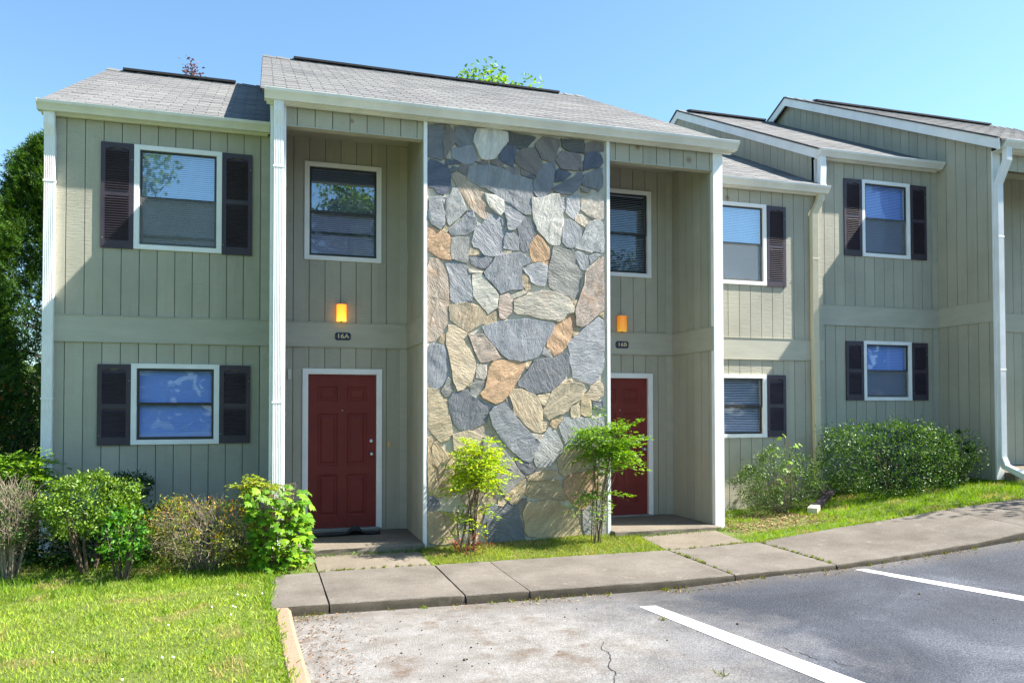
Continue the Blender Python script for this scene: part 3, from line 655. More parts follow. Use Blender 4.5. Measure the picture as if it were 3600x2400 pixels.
mb = MB(); mb.prism([(-2.50, YL+.101, -.2), (-2.50, 19, -.2), (-2.50, 19, 5.40), (-2.50, 14.7, 7.45), (-2.50, YL+.101, 5.42)], [(-2.40, YL+.101, -.2), (-2.40, 19, -.2), (-2.40, 19, 5.40), (-2.40, 14.7, 7.45), (-2.40, YL+.101, 5.42)]); mb.build('end_wall', 'rearwall', L)
MB().box(-2.4, 0.0, 18.9, 19, -.2, 5.3).build('rear_wall', 'rearwall', L)

# ------------------------------------------------------------------ townhouse C (projecting block, doors 16A and 16B)
C = thing('townhouse', 'projecting double townhouse with stone column between two red doors', 'house', (3.06, 9.6, .15))
AW = (.496, 1.503, 3.79, 5.088); AD = (.481, 1.516, .235, 2.356)
BWN = (4.545, 5.552, 3.79, 5.092); BD = (4.53, 5.565, .235, 2.352)
ga = at(1020+430/6.533, 1270, YR).x
gb = at(2050+233/1.742, 1340, YR).x
wA = Wall(C, 'front', YR, .22, 1.86, -.1, 5.42, [hole(*AW), (AD[0]+.03, AD[1]-.03, .10, AD[3]-.03)])
wA.boards(ZB1, 5.42, ga).boards(.16, ZB0, ga).band(ZB0, ZB1)
wA.trim(1.76, 1.858, .2, 5.40, .010)
wB = Wall(C, 'front', YR, 4.34, 5.914, -.1, 5.42, [hole(*BWN), (BD[0]+.03, BD[1]-.03, .10, BD[3]-.03)])
wB.boards(ZB1-.01, 5.42, gb).boards(.16, ZB0-.01, gb).band(ZB0-.01, ZB1-.01); wB.trim(5.80, 5.912, .2, 5.40, .010)
window(C, *AW, YR, rails=(.27, .80), blind=(0, 1), bmat='blind_lilac', gl2='glass_clear'); window(C, *BWN, YR, open_=True, gl='glass_clear')
door(C, *AD, YR); door(C, *BD, YR)
# recess side walls
sA = Wall(C, 'side', 1.86, YF, YR, .02, 5.42, th=.04); sA.boards(ZB1, 5.42, YR).boards(.17, ZB0, YR).band(ZB0, ZB1, .010)
sB = Wall(C, 'side', 5.914, YF, YR, .02, 5.42, th=.14); sB.boards(ZB1-.01, 5.42, YR).boards(.2, ZB0-.01, YR).band(ZB0-.01, ZB1-.01, .010)
# wing wall at the left, seen edge on, with siding outside; it continues above the lower roof
roofL = lambda y: 5.50+.5*(y-(YL-.16)); roofC = lambda y: 5.50+.5*(y-(YF-.16))
wing = Wall(C, 'side', .06, YF+.01, 14.7, .02, 8.2, th=.15, top=lambda y: roofC(min(y, 14.7))-.07)
wing.boards(0, 8.2, YF, bot=lambda y: .1 if y < YL else roofL(y)-.06)
MB().box(.055, .232, YF-.014, YF+.0095, .12, 5.37).build('corner_board', 'white', C)
MB().box(5.912, 6.058, YF-.014, YF+.06, .19, 5.365).build('corner_board', 'white', C)
MB().box(5.955, 6.055, YF+.061, 19, .0, 5.35).build('party_wall', 'rearwall', C)
mb = MB(); mb.prism([(6.0, YF+.2, 5.30), (6.0, 19, 5.30), (6.0, 14.7, 8.02), (6.0, YF+.2, 5.45)], [(6.06, YF+.2, 5.30), (6.06, 19, 5.30), (6.06, 14.7, 8.02), (6.06, YF+.2, 5.45)]); mb.build('gable_wall', 'rearwall', C)
MB().box(.1, 6.0, 18.9, 19, -.2, 5.3).build('rear_wall', 'rearwall', C)
# headers over the recesses and ceilings
for (x0, x1, zz, g) in ((.233, 1.858, 5.135, ga), (4.342, 5.911, 5.112, gb)):
    h = Wall(C, 'front', YF+.01, x0, x1, zz+.012, 5.45, th=.11); h.boards(zz+.012, 5.40, g)
    MB().box(x0, x1, YF+.004, YF+.125, zz, zz+.0115).build('header_soffit', 'band', C)
    MB().box(x0-.01, x1, YF+.126, YR+.011, 5.41, 5.43).build('porch_ceiling', 'band', C)
# stone column: mortar bed, edge trims
bed = MB().box(1.902, 4.303, YF, YF+.16, -.05, 5.44).build('stone_facing', 'mortar', C)
for x in (1.858, 4.304): MB().box(x, x+.043, YF-.022, YF+.03, .10, 5.37).build('edge_trim', 'white', C)
MB().box(1.90, 4.34, YF+.16, YR, 0, 5.43).build('column_core', 'rearwall', C)
gutter(C, -.01, 6.20, YF-.045, 5.375, .112, .145)
roof(C, -.055, 6.15, YF-.16, 5.50, 14.7, .5, 19.3, singles=300, vent=(.48, 5.58))
MB().prism([(-.062, YF-.12, 5.44), (-.062, 14.7, 8.05), (-.062, 14.7, 8.13), (-.062, YF-.12, 5.50)], [(-.042, YF-.12, 5.44), (-.042, 14.7, 8.05), (-.042, 14.7, 8.13), (-.042, YF-.12, 5.50)]).build('rake_board', 'fascia_dark', C)
downspout(C, [(.145, YF-.135, 5.38), (.145, YF-.135, 5.25), (.145, YF-.095, 5.10), (.145, YF-.095, 3.2), (.145, YF-.095, .32), (.145, YF-.2, .2)], wd=.108, dp=.075, straps=[(.145, YF-.095, 4.62), (.145, YF-.095, 1.9)])
# small things fixed to the front
MB().box(.296, .334, YR-.026, YR-.001, 2.21, 2.343).build('alarm_sensor', 'plastic', C)
MB().box(1.597, 1.628, YR-.016, YR-.001, 1.312, 1.386).build('doorbell', 'brass', C)
# porches
for (x0, x1, zt, y0) in ((.234, 1.857, .205, 9.40), (4.345, 5.91, .235, 9.37)):
    s_ = struct(slab(x0, x1, y0, YR+.1, lambda x: zt, lambda x: zt+.006, 'porch', None, th=.2, name='porch_slab')); s_['label'] = 'concrete porch slab at door %s' % ('16A' if x0 < 2 else '16B')

# ---- stones of the column, outlines read off the photograph (crop px), laid on the mortar bed
CR = {'A': (1490, 430), 'B': (1800, 430), 'C': (1490, 800), 'D': (1800, 800), 'E': (1490, 1160), 'F': (1800, 1160), 'G': (1490, 1520), 'H': (1800, 1520)}
SK = 340/1333.0
TONE = {'s': (.180, .187, .207), 'S': (.275, .284, .303), 'n': (.105, .120, .160), 'g': (.33, .335, .34), 'G': (.27, .265, .245), 'w': (.56, .53, .47), 't': (.47, .385, .265), 'o': (.48, .31, .185),
        'm': (.42, .34, .275), 'd': (.44, .345, .22), 'b': (.21, .185, .175), 'k': (.105, .105, .10), 'l': (.50, .45, .37)}
STONES = """
A s 60,50 260,30 290,90 300,200 250,260 270,350 270,490 240,515 150,490 60,470
A b 278,30 350,60 400,130 440,200 420,280 380,330 340,400 300,510 280,480 278,350 264,265 308,200 298,100
A s 430,70 560,60 700,90 680,200 670,300 480,350 430,270 440,180
A w 740,105 1000,105 1140,150 1150,270 1040,400 960,500 850,520 790,500 760,430 690,280 700,200
A S 390,380 660,320 700,400 720,500 660,570 580,575 490,540 400,500
A n 320,515 490,560 470,580 340,590 300,570
A n 90,520 200,560 320,620 360,690 365,900 270,1000 180,970 140,900 75,890 60,800 60,560
A s 400,620 460,640 450,660 370,690 360,660
A b 520,580 610,590 600,650 570,730 520,700 470,660
A b 720,545 850,530 875,560 840,590 760,570
A b 930,530 1010,525 1090,580 1060,635 925,575
A n 1130,350 1180,335 1270,350 1250,470 1225,610 1150,575 1040,510 1045,420
A S 620,640 690,590 920,600 1100,660 1210,730 1350,750 1450,800 1490,880 1500,980 1470,1050 1470,1270 1380,1270 1300,1220 1200,1140 1070,1050 950,970 850,910 790,905 640,820 600,780
B b 60,440 150,380 290,360 340,460 400,540 385,610 325,735 250,690 150,640 50,560 40,500
A b 1100,625 1310,625 1300,700 1270,730 1180,690 1130,650
B b 110,620 150,655 250,705 190,745 130,720
B n 250,715 285,725 285,780 215,760
B k -50,130 100,180 230,190 320,220 240,290 200,340 140,375 60,350 -50,320 -60,250
B b 330,300 420,220 560,230 650,250 640,340 600,440 585,530 500,530 410,510 370,420 320,340
B k 680,240 980,260 975,430 900,410 840,420 770,390 690,340
B b 620,480 680,410 780,425 900,440 940,490 920,580 890,665 760,650 670,640 600,520
B b 940,560 975,550 960,650 925,650
B b 1010,300 1130,280 1250,290 1250,400 1180,400 1040,430 1000,420
B n 1010,440 1150,410 1210,460 1240,560 1190,620 1060,640 980,670 1000,560
B s 990,740 1150,660 1235,640 1240,880 1180,950 1140,910 970,870 975,800
B b 950,910 1080,920 1040,970 960,960
B n 605,680 640,655 740,680 800,720 700,790 595,825
B s 585,550 590,640 560,800 530,930 430,1040 370,1055 330,1010 300,960 300,820 350,720 400,620 430,590
B s 545,920 700,830 840,770 900,690 960,690 950,830 880,940 800,990 700,990 600,960
B w 270,1050 400,1070 540,1005 640,1010 660,1100 680,1290 690,1400 665,1500 660,1640 640,1690 540,1690 500,1660 430,1570 350,1480 300,1350 275,1200
B S 670,1060 715,1055 720,1180 700,1240 675,1230
B g 750,1050 830,1010 930,1010 920,1200 890,1300 840,1330 780,1280 740,1240
B l 945,1040 1200,1010 1250,1060 1250,1320 1190,1350 1100,1320 950,1210
B l 870,1320 900,1280 960,1290 1090,1370 1040,1440 1010,1450 870,1360
B S 710,1350 800,1350 880,1400 940,1500 945,1560 880,1690 820,1740 750,1710 690,1650 700,1500
B g 1000,1500 1040,1410 1130,1360 1200,1360 1250,1430 1255,1750 1230,1800 1110,1770 1090,1790 870,1730 920,1640 980,1560
A g 70,1050 235,1030 240,1130 275,1260 275,1400 225,1480 110,1400 60,1320 75,1180
A g 250,1040 340,1010 280,1140
A g 390,930 460,910 510,1030 580,1210 500,1290 440,1340 350,1420 320,1370 300,1240 310,1100
A m 400,770 420,700 510,720 620,805 780,915 830,970 890,1110 930,1210 840,1340 760,1290 650,1180 600,1110 540,1000 460,880
A w 840,985 1000,1030 1090,1085 1090,1230 1050,1275 1000,1250 910,1170 870,1080
A S 1110,1090 1200,1150 1320,1250 1380,1310 1290,1420 1240,1480 1160,1480 1130,1300 1110,1220
A S 600,1220 670,1230 690,1310 610,1290
A S 340,1480 480,1380 580,1260 610,1310 700,1320 720,1400 660,1490 600,1540 430,1560 370,1550
A S 800,1420 900,1290 930,1250 1000,1290 1050,1320 1090,1420 1110,1560 1090,1620 1070,1800 1030,1850 900,1840 830,1820 760,1730 690,1720 660,1650 700,1480 740,1430
A t 290,1430 340,1480 300,1520 255,1490
A S 1070,1340 1110,1350 1110,1430 1080,1420
C o 50,10 130,10 250,60 340,110 365,220 365,440 260,430 170,390 60,310 50,180
C G 380,160 470,135 610,160 600,300 590,480 500,460 390,430 375,300
C t 640,290 750,330 740,370 620,375
C s 640,430 760,390 860,395 930,440 880,520 840,570 760,560 660,500
C S 1130,60 1200,50 1290,150 1300,310 1230,310 1100,280 1110,150
C l 1080,320 1200,330 1190,350 1060,380
D s 110,-90 200,-120 280,-40 330,60 240,210 200,330 150,330 110,280 95,100 75,30
D o 240,220 350,100 430,170 500,290 510,430 420,460 290,465 260,380
C S 830,620 920,520 1000,410 1150,385 1315,355 1455,460 1465,480 1355,540 1325,620 1345,760 1355,850 1275,850 1200,850 1060,910 1010,840 910,740 850,680
C l 610,560 700,590 810,610 780,630 630,625
C w 670,660 790,640 850,720 940,830 1010,930 1000,1040 1000,1100 880,1180 800,1090 690,950 670,800
C S 290,490 500,470 580,560 640,690 650,800 660,1020 560,1020 440,1040 370,990 360,880 350,650
C m 80,430 200,440 260,540 320,700 330,1000 320,1300 230,1480 150,1550 50,1560 45,1200 50,560
C t 350,1080 560,1040 770,1090 850,1190 820,1320 740,1350 600,1430 510,1370 370,1270
C d 855,1240 990,1150 1010,1200 1000,1300 835,1340
C m 1045,950 1160,900 1220,1010 1200,1170 1100,1260 1040,1230 1030,1100
D d 150,650 200,650 240,760 245,850 190,860 150,780 135,710
D g 145,570 270,520 380,490 480,540 470,680 440,800 330,790 260,740 240,670
D o 420,480 500,460 500,520 450,510
D G 560,280 610,260 690,310 760,320 830,315 880,440 930,570 940,700 910,960 840,990 780,930 680,920 580,870 510,810 500,600 540,430
D S 870,350 910,330 1040,400 1045,480 1020,590 950,570 900,470
D g 1060,400 1150,370 1220,380 1080,500
D m 1000,640 1100,550 1230,410 1250,430 1250,1130 1180,1190 1100,1260 1020,1340 960,1360 880,1340 870,1120 920,1000 990,800
D l 30,1010 250,920 430,880 560,900 760,970 840,1110 830,1170 740,1190 700,1260 640,1290 540,1260 400,1250 230,1200 70,1190 30,1150
D t 830,1020 890,1010 860,1090 840,1060
C S 800,1370 1000,1310 1215,1285 1375,1265 1560,1290 1795,1330 1755,1440 1700,1540 1645,1620 1585,1750 1490,1800 1330,1840 1270,1815 1170,1810 1080,1740 950,1600 860,1490 820,1410
F o 720,-190 850,-210 860,-120 830,0 815,130 750,220 690,285 580,350 550,310 480,220 490,140 550,0 620,-110
D d 850,1390 930,1380 900,1470 830,1500
F g 770,210 860,100 940,40 1000,-30 1100,-100 1180,-170 1250,-110 1260,100 1255,500 1190,650 1080,745 960,700 835,650 820,520 790,410 805,330
F s 90,700 210,570 300,430 480,390 550,400 680,320 740,330 770,400 755,600 700,680 600,760 530,830 400,850 300,880 170,790 80,760
F t 180,430 270,420 220,530 175,510
F G 430,240 500,290 545,380 400,340
E o 960,430 1150,425 1365,450 1385,490 1360,560 1270,680 1220,800 1140,900 1080,970 980,1010 860,950 820,930 780,870 850,790 880,650 900,520
E S 40,240 100,200 280,210 320,340 350,570 330,650 260,750 190,800 100,790 40,700 50,500 60,400
E t 310,60 340,0 330,-60 450,-40 590,60 600,140 660,280 700,450 690,560 660,680 560,780 540,810 460,830 400,700 390,560 350,330 310,200
E m 610,70 820,70 880,160 960,240 1050,380 960,410 780,440 720,320 660,180
E l 730,480 860,490 860,620 820,680 720,650
E G 700,700 820,710 800,800 720,930 640,880 635,780
E G 330,660 380,690 390,820 340,900 290,910 240,840
E t 590,740 660,700 650,740 610,780
E s 340,970 390,890 600,830 640,900 780,980 870,1040 870,1140 860,1250 780,1300 650,1360 500,1370 420,1290 370,1150 350,1050
E t 60,810 180,830 260,910 320,990 340,1160 370,1300 390,1420 330,1500 240,1530 190,1500 50,1340 40,1100 40,900
E S 890,1010 980,1040 900,1090 880,1060
F t 0,820 120,820 200,860 310,910 360,1000 400,1100 400,1400 300,1400 190,1310 100,1200 30,1150 20,1050 0,990 -40,900
F t 360,900 500,860 510,900 440,1040 400,1020 350,930
F t 560,830 680,740 820,730 920,740 980,780 950,870 920,960 800,1020 760,1100 690,1140 600,1170 510,1230 450,1190 410,1140 460,1040 520,930
F t 1030,870 1080,790 1190,720 1240,760 1245,900 1160,960 1060,950 1020,910
F t 800,1030 930,990 930,1170 900,1200 810,1190
F d 960,900 1010,890 1070,990 1090,1190 1000,1180 950,1150 945,1000
F s 1120,990 1235,985 1240,1090 1120,1080
F d 520,1290 590,1200 690,1210 600,1350 570,1360
F t 410,1280 480,1270 460,1370 410,1400
F g 640,1330 720,1210 900,1210 1100,1220 1250,1200 1250,1500 1240,1600 1000,1590 860,1565 750,1600 700,1480
E S 900,1150 970,1070 1110,1015 1215,1140 1335,1310 1485,1440 1590,1540 1525,1660 1475,1780 1445,1815 1335,1770 1215,1660 1120,1580 1050,1470 950,1320 920,1230
H g 500,-60 580,-30 630,60 680,180 680,240 590,370 540,450 440,470 350,480 310,410 300,330 370,190 410,60
H s 40,350 140,380 220,430 280,470 320,530 280,560 190,570 130,520 70,440
G G 900,60 1000,180 1130,290 1230,420 1310,540 1380,610 1300,670 1215,750 1110,860 1050,770 960,600 870,400 800,200 830,80
E m 650,1385 860,1260 900,1330 960,1440 860,1500 740,1450
H d 170,640 170,750 140,870 60,950 0,980 -100,900 -90,860 0,770
H d 200,610 330,550 500,520 580,520 610,570 500,610 420,640 230,660
H d 240,680 420,660 600,660 640,670 700,790 745,910 690,940 600,910 430,910 200,870 180,830
H o 710,660 820,580 950,560 1080,520 1150,540 1160,720 1140,880 1040,1010 990,1040 910,1050 890,1020 810,930 720,810
H t 620,370 700,280 850,240 1000,260 1090,360 1000,450 860,540 700,590 660,540 640,450
H d 150,1100 220,960 350,960 500,930 620,950 700,1020 830,1060 880,1170 960,1390 820,1420 400,1440 230,1420 170,1350 180,1260
G s 880,1240 1000,1100 1150,960 1180,930 1210,990 1270,1000 1290,1090 1340,1230 1360,1380 1390,1460 1200,1480 900,1500 860,1400 870,1320
H b 80,990 140,920 200,910 180,970 110,1140 85,1080
H G 970,1090 1060,1010 1160,920 1260,960 1280,1060 1280,1400 1000,1400 975,1300
H d 870,1090 930,1070 930,1240 910,1200
H G 1110,330 1250,250 1260,560 1180,520
H d 1180,600 1265,600 1265,930 1180,890
G d 30,80 110,60 130,130 100,220 110,430 170,490 140,560 190,680 230,890 60,780 40,560 35,300
G d 140,150 190,130 300,290 430,450 500,600 440,780 370,850 260,850 210,700 200,500 130,430 115,200
G s 45,900 130,890 200,950 220,1000 150,1050 40,1060
G d 50,1110 240,1090 310,1250 330,1340 420,1500 200,1530 90,1520 40,1480
G d 280,1110 440,1090 450,1400 380,1380 330,1280
G G 460,1100 700,1080 720,1250 680,1450 500,1480 470,1250
G s 870,1060 930,970 1010,1000 960,1080 910,1190 800,1250 840,1140
G t 800,920 900,800 970,800 990,960 920,970 850,1000
G t 1030,930 1080,890 1130,950 1080,1000 1030,990
G m 520,880 780,700 860,780 760,960 600,1000
G m 540,300 760,180 860,400 800,640 620,620 500,480
G d 720,1100 830,1020 800,1200 750,1280 730,1250
E d 200,150 230,90 280,60 270,190
F t 700,730 800,670 820,700 730,740
D d 1190,1200 1250,1170 1250,1240
E G 1120,950 1150,930 1210,1050 1200,1090
F l 415,1450 300,1420 260,1430 390,1530
D l -20,940 130,870 220,890 20,980
G t 400,30 620,-20 790,60 760,150 560,280 420,230
E d 680,1540 860,1515 960,1460 985,1560 900,1640 760,1620
G d 250,280 420,300 520,470 440,440 310,300
"""
def make_stone(line):
    parts = line.split(); ox, oy = CR[parts[0]]; tone = TONE[parts[1]]; pts = []
    for q in parts[2:]:
        a, b = q.split(','); p = at(ox+float(a)*SK, oy+float(b)*SK, YF); pts.append(Vector((min(4.298, max(1.908, p.x)), p.z)))
    c = sum(pts, Vector((0, 0)))/len(pts)
    pts = [p+(p-c).normalized()*.014 for p in pts]; pts = [Vector((min(4.299, max(1.906, p.x)), p.y)) for p in pts]
    # cut every side into short uneven steps so that the edge looks broken
    ring = []
    for i, p in enumerate(pts):
        q = pts[(i+1) % len(pts)]; Ls = (q-p).length; k = max(1, int(Ls/.045)); nrm = Vector((-(q-p).y, (q-p).x)).normalized() if Ls > 1e-5 else Vector((0, 0))
        for j in range(k):
            v = p.lerp(q, j/k); ring.append(v+nrm*(jit(.0055) if j else jit(.003)))
    size = max((p-c).length for p in pts); h = random.uniform(.012, .024)+.016*min(1, size/.5)*random.random(); n = len(ring)
    tx, tz = jit(.02), jit(.02)                       # the face leans a little
    def face(v, add): d = v-c; return -(h+add+tx*d.x+tz*d.y)
    levels = []
    for sc, inset, fn in ((1, 0, None), (1, 0, -.0035), (1, .0035, 0)):
        row = []
        for v in ring:
            d = v-c; m = d.length; vv = c+d*max(.2, (m-inset)/m if m > 1e-6 else 1)
            row.append((vv.x, YF-.0005 if fn is None else YF+face(vv, fn+jit(.0015)), vv.y))
        levels.append(row)
    ang = jit(1.6); ca, sa = math.cos(ang), math.sin(ang); ph = random.uniform(0, 50)
    def cleft(v):                                     # layered, stepped break of the face
        d = v-c; q = Vector(((d.x*ca+d.y*sa)*3.0, (-d.x*sa+d.y*ca)*11.0, ph)); t = fnoise.noise(q)
        return .007*round(t*3)/3+.0035*fnoise.noise(q*2.7)
    for sc in (.84, .64, .44, .22):
        row = []
        for v in ring:
            vv = c+(v-c)*sc; row.append((vv.x, YF+face(vv, cleft(vv)), vv.y))
        levels.append(row)
    mb = MB()
    for r in levels: mb.v += r
    for i in range(len(levels)-1):
        for k in range(n): j = (k+1) % n; mb.f.append((i*n+k, i*n+j, (i+1)*n+j, (i+1)*n+k))
    mb.v.append((c.x, YF+face(c, cleft(c)), c.y)); ci = len(mb.v)-1; b = (len(levels)-1)*n
    for k in range(n): mb.f.append((b+k, b+(k+1) % n, ci))
    o = mb.build('stone', 'stone', bed, True); o.data.set_sharp_from_angle(angle=math.radians(24)); v = random.uniform(.9, 1.1)
    rust = {'m': .55, 'o': .5, 't': .3, 'd': .35, 'l': .4, 'w': .15}.get(parts[1], .06)
    o.color = (tone[0]*v, tone[1]*v, tone[2]*v*random.uniform(.96, 1.04), rust)
for ln in STONES.strip().split('\n'): make_stone(ln)

# lanterns and number plaques, things of their own fixed beside the doors
def lantern(x0, x1, z0, z1, lit, label):
    c = (x0+x1)/2; t = thing('wall_lantern', label, 'lamp', (c, YR, z0), 'amber porch lanterns')
    MB().box(c-.045, c+.045, YR-.014, YR-.001, z0+.02, z1-.02).build('back_plate', 'brass', t)
    n = 10; A = [(c+(x1-x0)/2*max(-1, min(1, 1.25*math.cos(math.pi*i/n))), YR-.015-.085*math.sin(math.pi*i/n)**.6) for i in range(n+1)]
    MB().prism([(x, y, z0) for x, y in A], [(x, y, z1) for x, y in A]).build('shade', 'amber_lit' if lit else 'amber', t)
    MB().box(x0+.004, x1-.004, YR-.092, YR-.014, z1, z1+.008).build('cap', 'brass', t)
    MB().lathe((c, YR-.055, z0), (0, 0, -1), [(.012, 0), (.012, .006), (.005, .012)], 8).build('finial', 'sash', t)
lantern(.915, 1.035, 2.985, 3.205, True, 'brightly lit amber wall lantern above the 16A plaque')
lantern(4.985, 5.115, 2.965, 3.195, False, 'dull amber wall lantern above the 16B plaque')
def plaque(x0, x1, z0, z1, text, label):
    c = (x0+x1)/2; cz = (z0+z1)/2; t = thing('house_number_sign', label, 'sign', (c, YR-.02, z0), 'house number plaques')
    W, H, r = (x1-x0)/2, (z1-z0)/2, .022; A = []
    for sx, sz, a0 in ((1, -1, 180), (1, 1, 270), (-1, 1, 0), (-1, -1, 90)):
        for k in range(4): a = math.radians(a0-90*k/3); A.append((c+sx*W+r*math.cos(a), cz+sz*H+r*math.sin(a)))
    # notched corners
    A = [(c-W, cz-H+r), (c-W+r*.5, cz-H+r*.5), (c-W+r, cz-H), (c+W-r, cz-H), (c+W-r*.5, cz-H+r*.5), (c+W, cz-H+r), (c+W, cz+H-r), (c+W-r*.5, cz+H-r*.5), (c+W-r, cz+H), (c-W+r, cz+H), (c-W+r*.5, cz+H-r*.5), (c-W, cz+H-r)]
    MB().prism([(x, YR-.017, z) for x, z in A], [(x, YR-.029, z) for x, z in A]).build('plate', 'navy', t)
    f = bpy.data.curves.new('numerals', 'FONT'); f.body = text; f.size = .098; f.align_x = 'CENTER'; f.align_y = 'CENTER'; f.extrude = .001; f.offset = .0022
    tmp = bpy.data.objects.new('numerals', f); COL.objects.link(tmp); bpy.context.view_layer.update()
    me = bpy.data.meshes.new_from_object(tmp.evaluated_get(bpy.context.evaluated_depsgraph_get())); bpy.data.objects.remove(tmp)
    me.materials.clear(); me.materials.append(M['gold']); o = link('numerals', me, t, (c, YR-.0305, cz)); o.rotation_euler = (math.pi/2, 0, 0); o.scale = (1.0, .82, 1)
    for sx in (-1, 1): MB().lathe((c+sx*(W-.012), YR-.029, cz), (0, -1, 0), [(.004, 0), (.004, .002), (.001, .003)], 8).build('screw', 'gold', t)
plaque(.893, 1.101, 2.737, 2.838, '16A', 'navy house number plaque reading 16A')
plaque(4.958, 5.166, 2.722, 2.825, '16B', 'navy house number plaque reading 16B')
# curled door mat
mb = MB(); rows = []
for i in range(25):
    u = i/24; x = .52+.92*u; row = []
    bumpz = .12*math.exp(-((u-.66)/.09)**2)
    for j in range(15):
        v = j/14
        y = 10.12+.36*v; z = .205+.012*math.sin(3*u)
        if v < .35: a = (.35-v)/.35*4.6; rr = .026; y = 10.25-.0+rr*math.sin(-a)*1.1; z = .205+rr-rr*math.cos(a)
        z += bumpz*math.exp(-((v-.45)/.22)**2)
        row.append((x, y+.03*u, z+.004))
    rows.append(row)
mt = mb.sheet(rows).build('door_mat', 'mat', None, True, (.98, 10.3, .19)); sm = mt.modifiers.new('thickness', 'SOLIDIFY'); sm.thickness = .006
tag(mt, 'curled black rubber doormat at the 16A threshold', 'doormat')

# ------------------------------------------------------------------ townhouse R1 (set back beyond the projecting block)
Y1, Y2, Y3F, Y3 = 10.74, 10.93, 9.82, 10.97
R1 = thing('townhouse', 'set-back townhouse wall between the 16B porch and the stepped-up gable', 'house', (7.4, 10.8, .25))
W1 = [(6.60, 7.622, 3.78, 5.072), (6.58, 7.605, 1.372, 2.363)]
g1 = at(2050+889/1.742, 1150, Y1).x
w1 = Wall(R1, 'front', Y1, 6.056, 8.70, -.05, 5.40, [hole(*r) for r in W1])
w1.boards(2.945, 5.40, g1).boards(.1, 2.60, g1).band(2.60, 2.945)
for i, r in enumerate(W1): window(R1, *r, Y1, screen=(0, .5) if i == 0 else None, open_=(i == 1), gl='glass_clear' if i else 'glass')
shutter(R1, 7.632, 7.985, 3.772, 5.06, Y1, .5); shutter(R1, 7.61, 7.962, 1.379, 2.36, Y1, .5)
gutter(R1, 6.10, 8.70, Y1-.045, 5.305, .108, .14)
roof(R1, 6.07, 8.735, Y1-.16, 5.435, 14.8, .5, 19.0)
downspout(R1, [(8.60, Y1-.13, 5.31), (8.585, Y1-.13, 5.2), (8.50, Y1-.085, 4.98), (8.50, Y1-.085, 3.0), (8.53, Y1-.085, .75), (8.60, Y1-.11, .60), (8.60, Y1-.30, .50)], wd=.115, dp=.075, mat='cream_metal', straps=[(8.50, Y1-.085, 4.25), (8.515, Y1-.085, 2.0)])
MB().box(6.2, 8.8, 18.9, 19, 0, 5.2).build('rear_wall', 'rearwall', R1)
# ------------------------------------------------------------------ townhouse R2 (stepped up)
R2 = thing('townhouse', 'stepped-up townhouse with white rake gable and two narrow-shuttered windows', 'house', (10, 11, .5))
W2 = [(9.655, 10.664, 4.405, 5.712), (9.658, 10.664, 1.964, 2.972)]
g2 = at(2700+330/1.65, 1000, Y2).x
w2 = Wall(R2, 'front', Y2, 8.735, 11.27, .1, 6.06, [hole(*r) for r in W2])
ZC0, ZC1 = 3.215, 3.557
w2.boards(ZC1, 6.06, g2).boards(.4, ZC0, g2).band(ZC0, ZC1); w2.trim(11.17, 11.268, .5, 6.0, .01)
for i, r in enumerate(W2): window(R2, *r, Y2, screen=(0, .5), bmat='blind_sky_tint', gl='glass_clear')
shutter(R2, 9.285, 9.645, 4.40, 5.70, Y2, .52); shutter(R2, 10.675, 11.02, 4.405, 5.70, Y2, .52)
shutter(R2, 9.295, 9.65, 1.968, 2.96, Y2, .5); shutter(R2, 10.675, 11.015, 1.968, 2.96, Y2, .5)
gutter(R2, 8.69, 11.24, Y2-.045, 5.978, .112, .145)
roof2 = lambda y: 6.10+.5*(y-(Y2-.17)); roof1 = lambda y: 5.435+.5*(y-(Y1-.16))
roof(R2, 8.715, 11.27, Y2-.17, 6.10, 15.45, .5, 20.2, vent=(8.95, 10.9))
g2w = Wall(R2, 'side', 8.735, Y2+.0125, 19.5, 4.9, 8.6, th=.10, top=lambda y: (roof2(y) if y < 15.45 else roof2(15.45)-.5*(y-15.45))-.08)
g2w.boards(0, 8.6, Y2, bot=lambda y: (roof1(y) if y < 14.8 else roof1(14.8)-.5*(y-14.8))-.03)
def rake(house, x, ye, ze, yr, slope, yb, w=.16):
    zr = ze+slope*(yr-ye); zb = zr-slope*(yb-yr)
    for (ya, za, yc, zc) in ((ye, ze, yr, zr), (yr, zr, yb, zb)):
        A = [(ya, za-.03-w), (yc, zc-.03-w), (yc, zc-.028), (ya, za-.028)]
        MB().prism([(x, y, z) for y, z in A], [(x+.028, y, z) for y, z in A]).build('rake_board', 'white', house)
        B = [(ya, za-.027), (yc, zc-.027), (yc, zc+.004), (ya, za+.004)]
        MB().prism([(x-.02, y, z) for y, z in B], [(x+.028, y, z) for y, z in B]).build('drip_edge', 'fascia_dark', house)
rake(R2, 8.695, Y2-.14, 6.115, 15.45, .5, 20.0)
MB().box(8.70, 8.80, Y2-.014, Y2-.0005, 5.45, 5.96).build('corner_board', 'white', R2)
downspout(R2, [(8.765, Y2-.15, 5.98), (8.765, Y2-.16, 5.80), (8.72, Y2-.20, 5.52), (8.72, Y2-.24, 5.40)], wd=.12, dp=.08)
MB().box(8.9, 11.2, 20, 20.1, 0, 5.6).build('rear_wall', 'rearwall', R2)
